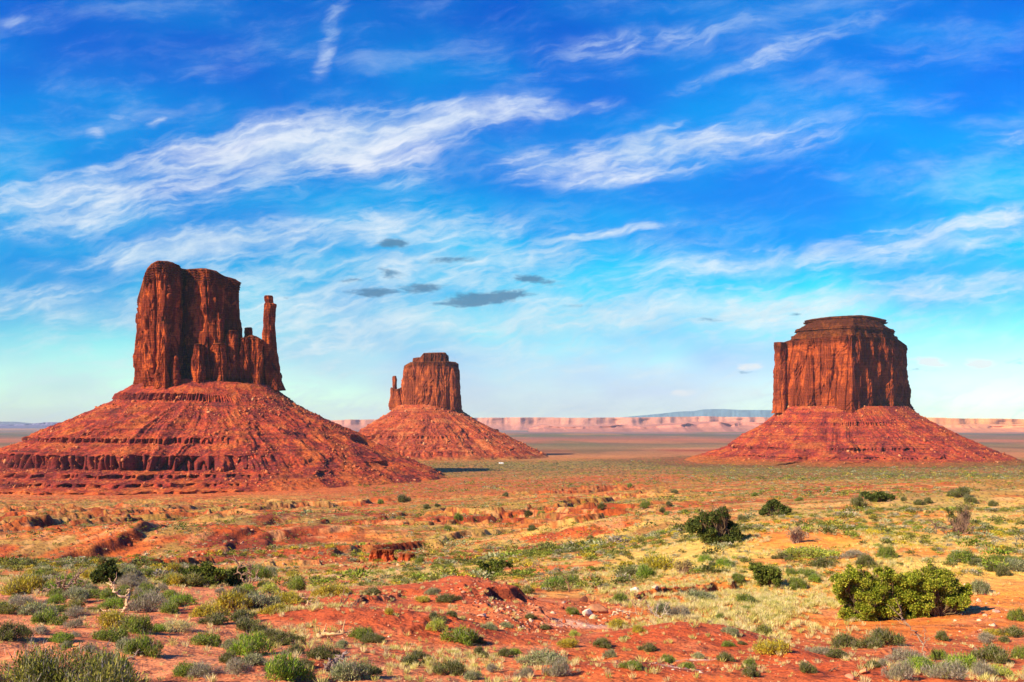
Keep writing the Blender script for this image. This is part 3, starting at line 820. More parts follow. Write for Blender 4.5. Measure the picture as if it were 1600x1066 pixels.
def build_buttes():
    global zbend
    talus_data = []
    # ---- west mitten: distance 1300 m, .846 m to a photo pixel
    D0, cx = 1300., 327.; s = D0 / F; X0 = (cx - 800) * s
    root = link('sandstone_butte', None, None, (X0, D0, -70))
    tag(root, 'tallest red butte at left, two-towered block with a thin separate thumb of rock', 'butte', 'sandstone buttes on the plain')
    off = np.array([0, 0, 70.])
    mc = mat_cliff('west_cliff_rock', (.47, .088, .017), (.17, .024, .007), 8.)
    zb = (HOR - 603) * s - 6
    tp = tab([(200, 520), (214, 478), (221, 445), (229, 421), (236, 413), (246, 408), (262, 409), (272, 412), (279, 420), (290, 422), (300, 421), (320, 420), (338, 424), (350, 432), (366, 436), (376, 440), (390, 448)], s)
    P = [block([(217, 20), (215, -20), (220, -52), (238, -66), (262, -64), (272, -52), (277, -36), (281, 10), (295, 16), (301, -30), (306, -38), (322, -50), (338, -44), (346, -34), (350, 4), (364, 8), (379, 14), (380, 30), (360, 52), (300, 58), (240, 48)],
               zb, tp, cx, 0, s, n=1100, m=230, seed=3, taper=.035, lam=13, amp=.85, topstrata=.13)]
    lo = lambda pts, top, seed, **k: block(pts, zb, (HOR - top) * s if not callable(top) else top, cx, 0, s, n=260, m=110, seed=seed, lam=7, amp=.8, topstrata=.05, **k)
    P += [lo([(298, -46), (301, -64), (311, -70), (318, -62), (320, -44), (309, -34)], 542, 11, taper=.35),
          lo([(240, -60), (246, -78), (258, -84), (266, -74), (266, -58), (252, -50)], 510, 12, taper=.45),
          lo([(262, -60), (266, -74), (276, -74), (281, -56), (272, -44)], 560, 13, taper=.35),
          lo([(330, -40), (336, -56), (350, -54), (358, -34), (344, -26)], 540, 14, taper=.4),
          lo([(350, -24), (356, -42), (370, -38), (378, -20), (366, -10)], 520, 15, taper=.45),
          lo([(368, -14), (376, -34), (388, -30), (394, -10), (384, 8), (370, 8)], 530, 17, taper=.3),
          lo([(382, 4), (383, -8), (392, -10), (395, 0), (392, 10), (385, 12)], 512, 18, taper=.2)]
    fin = tab([(380, 528), (392, 524), (400, 526), (408, 530), (416, 545), (424, 560), (430, 575), (440, 585)], s)
    P.append(block([(378, 14), (384, -18), (396, -28), (408, -26), (412, -8), (420, -14), (432, -14), (440, -2), (442, 12), (430, 24), (400, 28)], zb, fin, cx, 0, s, n=520, m=150, seed=21, taper=.10, lam=7, amp=.8, topstrata=.08))
    V, Fc, C = joinm(P)
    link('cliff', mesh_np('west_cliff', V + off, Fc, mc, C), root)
    sp = block([(411, -2), (414, -12), (424, -14), (434, -8), (438, 4), (430, 13), (416, 12)], zb, (HOR - 462.5) * s, cx, 0, s, n=240, m=260, seed=23, taper=.1, lam=6, amp=.42, topstrata=.02, toprough=.5,
               sect=[(0, 6, 1.15), (.1, 3, 1.0), (.3, 0, .92), (.42, -3, .82), (.55, -3.5, .78), (.66, -4, .70), (.76, -3.5, .68), (.86, -2.5, .70), (.91, -2, .72), (.925, -3.5, .50), (.96, -4, .54), (.985, -4, .56), (1, -4, .50)])
    so_ = link('spire', mesh_np('west_spire', sp[0] + off, sp[1], mc, sp[2]), root)
    so_['label'] = 'thin free-standing thumb of rock right of the cliff'
    prof = [(0, 56), (.05, 46), (.10, 37), (.112, 28), (.43, -17), (.437, -23), (.57, -35), (.583, -51), (.68, -54), (.686, -58), (.80, -61), (.806, -64.5), (.90, -67), (.906, -70), (1.0, -74)]
    zbend = (-7, 3)
    V, Fc, C = talus(X0, D0, s, (98, 56, 1, -2, 2.6), zb, (235, 335, 300, 260), prof, 201, nth=1500, nr=420)
    talus_data.append((V, 1.0))
    link('talus_slope', mesh_np('west_talus', V - np.array([X0, D0, -70]), Fc, M_TALUS, C), root)
    # ---- east mitten: distance 2200 m
    D0, cx = 2200., 667.; s = D0 / F; X0 = (cx - 800) * s
    root = link('sandstone_butte', None, None, (X0, D0, -72)); off = np.array([0, 0, 72.])
    tag(root, 'smallest butte, behind in the middle, with a short thin thumb on its left side', 'butte', 'sandstone buttes on the plain')
    mc = mat_cliff('east_cliff_rock', (.46, .105, .028), (.22, .045, .016), 12.)
    zb = (HOR - 637) * s - 6
    P = [block([(629, 8), (628, -14), (638, -30), (660, -38), (690, -40), (708, -34), (719, -16), (720, 10), (706, 30), (670, 38), (640, 28)], zb,
               tab([(620, 574), (634, 570), (642, 566), (700, 565), (712, 566), (722, 569)], s), cx, 0, s, n=700, m=140, seed=31, taper=.09, lam=15, amp=.55, topstrata=.1),
         block([(646, 4), (646, -14), (660, -24), (684, -26), (700, -18), (702, 4), (690, 20), (656, 18)], (HOR - 572) * s, tab([(640, 560), (658, 558.5), (661, 552), (696, 551), (700, 556)], s), cx, 0, s, n=400, m=50, seed=32, taper=.04, lam=12, amp=.5, topstrata=.8),
         block([(610, 4), (613, -12), (622, -16), (634, -14), (636, 6), (622, 12)], zb, tab([(610, 605), (618, 609), (625, 607), (634, 600)], s), cx, 0, s, n=240, m=70, seed=33, taper=.12, lam=10, amp=.5)]
    V, Fc, C = joinm(P)
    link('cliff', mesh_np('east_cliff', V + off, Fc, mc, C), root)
    sp = block([(612.5, 2), (613.5, -4), (617, -5), (620.5, -1), (619, 5), (615, 6)], zb, (HOR - 587.5) * s, cx, 0, s, n=120, m=110, seed=34, taper=.4, lam=6, amp=.4, topstrata=.02, toprough=.4,
               sect=[(0, -1, 1.5), (.4, -.6, 1.2), (.6, 0, .9), (.8, .3, .72), (.9, .4, .72), (1, .4, .5)])
    link('spire', mesh_np('east_spire', sp[0] + off, sp[1], mc, sp[2]), root)['label'] = 'short thumb of rock on the left side'
    zbend = (-3, -2)
    prof = [(0, 42), (.06, 30), (.2, 12), (.34, -6), (.35, -9), (.5, -26), (.51, -32), (.62, -42), (.70, -48), (.71, -52), (.84, -57), (.86, -66), (1.0, -76)]
    V, Fc, C = talus(X0, D0, s, (78, 58, 0, -2, 2.4), zb, (215, 250, 190, 220), prof, 221, nth=1000, nr=220, ledge=.7, cols=((.36, .064, .02), (.44, .13, .045), (.20, .03, .012), (.50, .21, .10)))
    talus_data.append((V, 1.5))
    link('talus_slope', mesh_np('east_talus', V - np.array([X0, D0, -72]), Fc, M_TALUS_FAR, C), root)
    # ---- merrick butte: distance 1900 m
    D0, cx = 1900., 1315.; s = D0 / F; X0 = (cx - 800) * s
    root = link('sandstone_butte', None, None, (X0, D0, -72))
    tag(root, 'broad flat-topped butte at right with a sloping cap and one corner towards us', 'butte', 'sandstone buttes on the plain')
    mc = mat_cliff('right_cliff_rock', (.42, .080, .017), (.21, .036, .011), 11.)
    zb = (HOR - 641) * s - 6
    P = [block([(1226, 10), (1218, -22), (1240, -42), (1275, -62), (1310, -84), (1332, -98), (1345, -86), (1370, -66), (1398, -46), (1416, -20), (1421, 10), (1405, 50), (1320, 72), (1240, 52)], zb,
               tab([(1215, 535), (1237, 531), (1300, 526), (1335, 522), (1370, 525), (1402, 530), (1420, 540)], s), cx, 0, s, n=1100, m=180, seed=41, taper=.07, lam=13, amp=.72, topstrata=.08),
         block([(1210, 4), (1209, -24), (1218, -36), (1228, -32), (1230, 0), (1220, 12)], zb, tab([(1205, 535), (1240, 535)], s), cx, 0, s, n=260, m=130, seed=42, taper=.14, lam=9, amp=.6),
         block([(1238, 8), (1237, -26), (1270, -52), (1305, -74), (1332, -86), (1350, -76), (1385, -50), (1401, -22), (1402, 10), (1380, 44), (1320, 60), (1255, 44)], (HOR - 533) * s,
               (HOR - 505) * s, cx, 0, s, n=900, m=70, seed=43, taper=.0, lam=9, amp=.55, topstrata=1.0, fluting=.3, sect=[(0, 0, 1.0), (.15, 0, .995), (.18, 0, 1.01), (.20, 0, .95), (.42, 1, .90), (.45, 1, .94), (.58, 1, .92), (.60, 0, .86), (.8, 0, .75), (1, 0, .66)]),
         block([(1260, 6), (1258, -18), (1285, -36), (1325, -52), (1360, -40), (1383, -14), (1384, 8), (1362, 34), (1300, 38)], (HOR - 512) * s,
               tab([(1255, 500.5), (1275, 498), (1300, 495), (1345, 493), (1362, 495), (1383, 499)], s), cx, 0, s, n=600, m=40, seed=44, taper=-.01, lam=9, amp=.6, topstrata=1.0, fluting=.5, sect=[(0, 0, .86), (.3, 0, .86), (.44, 0, 1.0), (.6, 0, 1.03), (.66, 0, .97), (.85, 0, 1.0), (1, 0, .96)])]
    V, Fc, C = joinm(P[:2])
    off = np.array([0, 0, 72.])
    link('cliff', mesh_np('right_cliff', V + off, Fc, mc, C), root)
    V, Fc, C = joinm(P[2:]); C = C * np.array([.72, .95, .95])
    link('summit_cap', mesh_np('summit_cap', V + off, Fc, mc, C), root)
    zbend = (0, 0)
    prof = [(0, 32), (.05, 23), (.14, 2), (.15, -4), (.31, -25), (.44, -42), (.445, -47), (.58, -57), (.585, -60), (.72, -65), (.86, -69.5), (1.0, -75)]
    V, Fc, C = talus(X0, D0, s, (136, 98, 0, -18, 2.2), zb, (182, 280, 188, 240), prof, 241, nth=1300, nr=300, ledge=.9, melt=.66, cols=((.32, .043, .008), (.38, .09, .021), (.14, .016, .005), (.42, .15, .055)))
    talus_data.append((V, 1.2))
    link('talus_slope', mesh_np('right_talus', V - np.array([X0, D0, -72]), Fc, M_TALUS_FAR, C), root)
    # ---- loose blocks on all three slopes
    protos = [rock_arrays(500 + i) for i in range(6)]
    for k, (V, sz) in enumerate(talus_data):
        rg = np.random.default_rng(900 + k)
        n = (7000, 2500, 3500)[k]
        cy = V[:, 1].mean()
        ok = np.where((V[:, 2] > -66) & (V[:, 2] < 36) & (V[:, 1] < cy + 40))[0]
        ids = rg.choice(ok, n * 3)
        msk = fbm3(V[ids, 0] / 45, V[ids, 1] / 45, V[ids, 2] / 20, 3, 71 + k) > -.02
        ids = ids[msk][:n]
        loc = V[ids] + rg.normal(0, .8, (len(ids), 3)) * (1, 1, .2)
        sc = (.45 + rg.pareto(3.0, len(ids)) * .7).clip(.5, 3.2)[:, None] * rg.uniform(.7, 1.3, (len(ids), 3)) * sz
        sh = rg.random(len(ids))[:, None]
        cc = np.array([.42, .11, .04]) * (1 - sh ** 4) + np.array([.52, .24, .12]) * sh ** 4
        cc[rg.random(len(ids)) < .3] = (.22, .05, .022)
        a = scatter(protos, loc, sc, cc, .3, 31 + k)
        nm = ('left', 'middle', 'right')[k]
        tag(link('talus_rubble', mesh_np('rubble', *a[:2], M_ROCK, a[2], smooth=False)), 'fallen blocks and rubble strewn over the slopes of the %s butte' % nm, 'rubble', kind='stuff')


# ------------------------------------------------------------------ far mesas
def escarp(name, D, x0, x1, tops, depth, foot, c_top, c_bot, n=900, seed=1, rough=1.0, cliff=.5):
    """long line of cliffs: tops = (px, row) outline at distance D"""
    X = np.linspace(x0, x1, n); s = D / F
    px = 800 + X / s
    zt = np.interp(px, [t[0] for t in tops], [(HOR - t[1]) * s for t in tops]) + rough * (4 * fbm2(X, X * 0, 900, 3, seed) + 3 * np.round(2 * pn2(X / 500, X * 0, seed + 4)))
    jut = depth * (.5 * ridge2(X, X * 0, 1400, 4, seed + 1) + .5 * fbm2(X, X * 0, 300, 3, seed + 2))
    prof = [(0, 1.0), (.0, 1.0), (.04, 1 - cliff * .5), (.08, 1 - cliff), (.35, .32 * (1 - cliff) / .5), (.7, .12), (1., -.03)]
    rows = [(-1.5, 1.0), (-.6, 1.01)]
    ks = np.linspace(0, 1, 22)
    g = np.interp(ks, np.linspace(0, 1, 7), [p[0] for p in prof]); h = np.interp(ks, np.linspace(0, 1, 7), [p[1] for p in prof])
    V = []; C = []
    for gi, hi in rows:
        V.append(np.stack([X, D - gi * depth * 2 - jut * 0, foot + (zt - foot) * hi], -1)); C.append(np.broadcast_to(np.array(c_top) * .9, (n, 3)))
    for gi, hi in zip(g, h):
        y = D - jut - gi * depth * 1.2
        y = y - min(45, depth * .12) * pn2(X / 160, X * 0 + gi * 3, seed + 7) * (gi > .02)
        zz = foot + (zt - foot) * hi
        V.append(np.stack([X + min(30, depth * .08) * pn2(X / 200, X * 0 + gi * 2, seed + 8), y, zz], -1))
        f = np.clip(hi, 0, 1); q = .85 + .3 * rng.random((n, 1))
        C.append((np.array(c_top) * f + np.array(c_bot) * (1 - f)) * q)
    V = np.stack(V, 1).reshape(-1, 3); C = np.stack(C, 1).reshape(-1, 3)
    me = mesh_np(name, V, grid_faces(n, len(rows) + 22)[:, ::-1], M_MESA, C)
    return tag(link(name, me), kind='structure')


def build_far():
    escarp('mesa', 11800, -2600, 3500, [(400, 657), (520, 657), (560, 656), (720, 653), (900, 652.5), (1000, 652), (1100, 651), (1200, 652), (1250, 653)], 260, -80, (.47, .21, .15), (.36, .15, .13), seed=11, cliff=.5)  # rock colour paled to pink, with part of the distance haze painted in
    escarp('mesa', 9800, 3000, 8000, [(1250, 656), (1420, 654), (1450, 652.5), (1500, 653.5), (1560, 654.5), (1600, 655.5), (2000, 656)], 200, -80, (.56, .24, .10), (.42, .18, .09), seed=17, cliff=.55)
    escarp('mesa', 16500, -13500, -2500, [(-700, 664), (-300, 660), (0, 664), (40, 663), (60, 661), (80, 660), (110, 662), (300, 663), (520, 658), (600, 657)], 500, -80, (.14, .13, .26), (.11, .10, .19), seed=23, cliff=.4)  # violet-blue of distance haze painted into the rock colour
    escarp('mesa', 9300, 150, 2700, [(820, 669), (850, 664), (880, 668), (940, 667), (970, 664.5), (1010, 667), (1050, 663), (1075, 661), (1090, 664), (1120, 659), (1140, 663), (1165, 660), (1200, 662), (1240, 666)], 420, -80, (.44, .17, .13), (.36, .15, .12), seed=47, rough=1.4, cliff=.35)
    escarp('mesa', 8600, 3300, 6500, [(1340, 668), (1400, 664), (1440, 666), (1500, 663), (1540, 666), (1600, 664), (1700, 668)], 380, -80, (.60, .24, .12), (.46, .17, .10), seed=49, rough=1.2, cliff=.35)
    escarp('mountain', 26000, 2500, 12500, [(930, 656), (985, 651), (1030, 647), (1060, 643.5), (1085, 642.5), (1100, 640), (1130, 639.5), (1160, 641), (1205, 641), (1300, 645), (1420, 652), (1500, 658)], 60, -80, (.12, .21, .29), (.12, .21, .29), seed=29, rough=0.0, cliff=.12)  # close to sky colour: haze blue is painted into the mountain
    escarp('mountain', 27500, -16000, -9000, [(-300, 662), (-40, 660), (0, 659), (30, 662), (80, 663), (140, 664), (200, 666)], 300, -80, (.12, .12, .2), (.12, .12, .2), seed=37, rough=0.3, cliff=.2)  # bluish tone again carries painted distance haze


# ------------------------------------------------------------------ plants
PAL = {
    'green': [(.14, .22, .02), (.22, .31, .03), (.08, .13, .012), (.28, .30, .06)],
    'bright': [(.18, .32, .02), (.27, .40, .03), (.10, .20, .015), (.34, .42, .06)],
    'dark': [(.085, .11, .02), (.13, .16, .03), (.20, .19, .07), (.05, .06, .015)],
    'grey': [(.28, .24, .19), (.40, .35, .29), (.17, .15, .10), (.26, .27, .14)],
    'yellow': [(.50, .38, .02), (.38, .34, .03), (.58, .46, .06), (.26, .22, .02)],
    'olive': [(.14, .17, .02), (.24, .25, .04), (.09, .10, .015), (.34, .31, .07)],
    'sage': [(.24, .28, .12), (.34, .37, .20), (.13, .16, .06), (.40, .38, .25)],
    'straw': [(.72, .60, .28), (.60, .50, .20), (.50, .48, .16), (.80, .72, .42)],
    'lime': [(.45, .50, .06), (.36, .44, .05), (.55, .56, .12), (.25, .30, .04)],
    'juniper': [(.10, .14, .02), (.16, .20, .03), (.06, .08, .015), (.22, .24, .04)],
    'juniper_dark': [(.06, .09, .02), (.10, .13, .03), (.035, .05, .012), (.13, .15, .03)],
    'juniper_gold': [(.19, .25, .02), (.30, .34, .03), (.11, .15, .012), (.42, .40, .05)],
}


def blades(P0, P1, w, rg):
    d = P1 - P0
    r = rg.normal(size=P0.shape)
    sd = np.cross(d, r); sd /= np.linalg.norm(sd, axis=1)[:, None] + 1e-9
    sd *= (w if np.ndim(w) else np.full(len(P0), w))[:, None]
    m = P0 + d * .45
    V = np.stack([P0, m + sd, P1, m - sd], 1).reshape(-1, 3)
    b = np.arange(len(P0))[:, None] * 4
    return V, b + np.array([0, 1, 2, 3])[None]


def unit(v): return v / (np.linalg.norm(v, axis=-1, keepdims=True) + 1e-9)


def foliage(lumps, n, L, w, pal, seed, up=.5, inner=.45, lowcut=-.15, rnd=.45):
    """leaf-sized blades through the volume of a set of lumps (x,y,z,rx,ry,rz)"""
    rg = np.random.default_rng(seed)
    lu = np.array(lumps, float)
    wt = (lu[:, 3] * lu[:, 4] + lu[:, 4] * lu[:, 5]) ** .9; wt /= wt.sum()
    k = rg.choice(len(lu), n, p=wt)
    d = unit(rg.normal(size=(n, 3)))
    d[:, 2] = np.where(d[:, 2] < lowcut, -d[:, 2], d[:, 2])
    f = inner + (1 - inner) * rg.random(n) ** .6
    c = lu[k, :3]; r = lu[k, 3:]
    bump = 1 + .22 * pn3(d[:, 0] * 2.2 + k * 3.1, d[:, 1] * 2.2, d[:, 2] * 2.2, seed % 50)
    P0 = c + d * r * (f * bump)[:, None] + rg.normal(0, .16, (n, 3)) * r
    dr = unit(d * (1 - up) + np.array([0, 0, up]) + rg.normal(0, rnd, (n, 3)))
    ln = L * rg.uniform(.6, 1.3, n)
    P1 = P0 + dr * ln[:, None]
    V, Fc = blades(P0, P1, w * rg.uniform(.7, 1.3, n), rg)
    pal = np.array(pal)
    tone = rg.random(len(lu))[k]
    ci = np.clip((rg.random(n) * .75 + tone * .35) * len(pal), 0, len(pal) - 1).astype(int)
    C = pal[ci] * rg.uniform(.8, 1.2, (n, 1))
    return V, Fc, np.repeat(C, 4, 0)


def tube(pts, rad, col, sides=6, seed=0):
    pts = np.array(pts, float); n = len(pts); rad = np.interp(np.linspace(0, 1, n), np.linspace(0, 1, len(rad)), rad)
    T = unit(np.gradient(pts, axis=0)); ref = np.array([.31, .87, .2])
    A = unit(np.cross(T, ref)); B = np.cross(T, A)
    a = np.linspace(0, 2 * np.pi, sides, endpoint=False)
    V = pts[:, None] + rad[:, None, None] * (np.cos(a)[None, :, None] * A[:, None] + np.sin(a)[None, :, None] * B[:, None])
    i = np.arange(n - 1); j = np.arange(sides); I, J = np.meshgrid(i, j, indexing='ij'); J2 = (J + 1) % sides
    Fc = np.stack([I * sides + J, (I + 1) * sides + J, (I + 1) * sides + J2, I * sides + J2], -1).reshape(-1, 4)
    rg = np.random.default_rng(seed)
    C = np.array(col)[None] * rg.uniform(.75, 1.2, (n * sides, 1))
    return V.reshape(-1, 3), Fc, C


def wiggle(a, b, n, amp, rg, sag=0):
    a = np.array(a, float); b = np.array(b, float)
    t = np.linspace(0, 1, n)[:, None]
    L = np.linalg.norm(b - a)
    p = a + (b - a) * t
    w = np.cumsum(rg.normal(0, 1, (n, 3)), 0); w = w - w[0] - (w[-1] - w[0]) * t
    p = p + w * amp * L / n ** .5
    p[:, 2] += sag * L * (t[:, 0] * (1 - t[:, 0])) * 4
    return p


def branches(base, tips, r0, col, seed, twig=3, amp=.12):
    rg = np.random.default_rng(seed); out = []
    for k, tp in enumerate(tips):
        p = wiggle(base, tp, 9, amp, rg, sag=.05)
        L = np.linalg.norm(np.array(tp) - base)
        out.append(tube(p, (r0, r0 * .6, r0 * .18), col, 6, seed + k))
        for q in range(twig):
            i = rg.integers(3, 9)
            e = p[i] + unit(unit(p[min(i + 1, 8)] - p[i - 1]) + rg.normal(0, .7, 3)) * L * rg.uniform(.2, .4)
            out.append(tube(wiggle(p[i], e, 5, amp, rg), (r0 * .3, r0 * .08), col, 4, seed + q))
    return out


_SH = {}
def shrub_meshes(kind, var):
    """a rounded shrub, half width 1: (foliage mesh, stems mesh, both in one mesh)"""
    key = (kind, var)
    if key in _SH: return _SH[key]
    sd = 1000 + var * 31 + (sum(ord(c) for c in kind) * 7)
    rg = np.random.default_rng(sd)
    big = var >= 8
    lumps = [(0, 0, .16, .70, .66, .50)]
    for _ in range(9 + var % 3 * 2 + (14 if big else 0)):
        a = rg.uniform(0, 6.28); q = rg.uniform(.30, 1.05)
        rr = rg.uniform(.14, .40) * (1.15 - .35 * q)
        lumps.append((q * math.cos(a), q * math.sin(a), rg.uniform(.0, .50) * (1 - q * .7), rr, rr, rr * rg.uniform(.8, 1.3)))
    n = {'grey': 2600, 'straw': 1800, 'lime': 3000}.get(kind, 3600) * (5 if big else 1)
    thin = kind in ('grey', 'straw')
    k_ = .45 if big else 1.0
    fo = foliage(lumps, n, (.19 if thin else .14) * k_, (.010 if thin else .017) * k_, PAL[kind], sd, up=.55, inner=.35, lowcut=-.25, rnd=.5)
    if not big: fo = joinm([fo, foliage(lumps, 520, .30, .005, PAL['grey'], sd + 6, up=.7, inner=.6, lowcut=0., rnd=.35)])
    if big:      # grey dead twigs standing through the leaves
        f2 = foliage(lumps, 2500, .14, .004, PAL['grey'], sd + 5, up=.8, inner=.6, lowcut=0., rnd=.3)
        fo = joinm([fo, f2])
    tips = [np.array(l[:3]) + rg.normal(0, .1, 3) + (0, 0, .15) for l in lumps for _ in (0, 1)]
    wood = (.30, .22, .18) if kind in ('grey', 'straw') else (.20, .13, .09)
    st = joinm(branches(np.zeros(3), tips, .03, wood, sd + 1, 4))
    for arr in (fo, st): arr[0][:, 2] = np.maximum(arr[0][:, 2], -.08)
    both = joinm([fo, st])
    _SH[key] = (mesh_np('%s_foliage' % kind, *fo[:2], M_LEAF, fo[2], smooth=False), mesh_np('%s_stems' % kind, *st[:2], M_WOOD, st[2]),
                mesh_np('%s_shrub' % kind, *both[:2], M_LEAF, both[2], smooth=False))
    return _SH[key]


def terrain_tilt(x, y, e):
    return (float(ground_z(x + e, y) - ground_z(x - e, y)) / (2 * e), float(ground_z(x, y + e) - ground_z(x, y - e)) / (2 * e))


def place_shrub(px, py, wpx, hr, kind, label, group, rnd, parts=True, name='shrub', D=None):
    if D is None: x, y, z = hit(px, py)
    else:
        x, y = W(px, D); z = float(ground_z(x, y))
    r = wpx * y / F / 2
    y += r * .5; z = float(ground_z(x, y))
    dx, dy = terrain_tilt(x, y, max(r, .3))
    fm, sm, bm = shrub_meshes(kind, 8 if wpx > 100 else rnd.randrange(4))
    rot = (math.atan(dy) * .8, -math.atan(dx) * .8, rnd.uniform(-.6, .6) + math.pi * rnd.randrange(2))
    e = rnd.uniform(.78, 1.0)
    sc = (r * 1.05, r * 1.05 * e, r * min(hr, .66) * 3.0 * rnd.uniform(.85, 1.05))
    if parts:
        root = link(name, None)
        link('foliage', fm, root); link('stems', sm, root)
    else: root = link(name, bm)
    root.location = (x, y, z - .02 * r)
    from mathutils import Euler, Matrix
    root.rotation_euler = (Matrix.Rotation(rot[1], 3, 'Y') @ Matrix.Rotation(rot[0], 3, 'X') @ Matrix.Rotation(rot[2], 3, 'Z')).to_euler()
    root.scale = sc
    tag(root, label, 'shrub' if name == 'shrub' else 'bush', group)
    return root



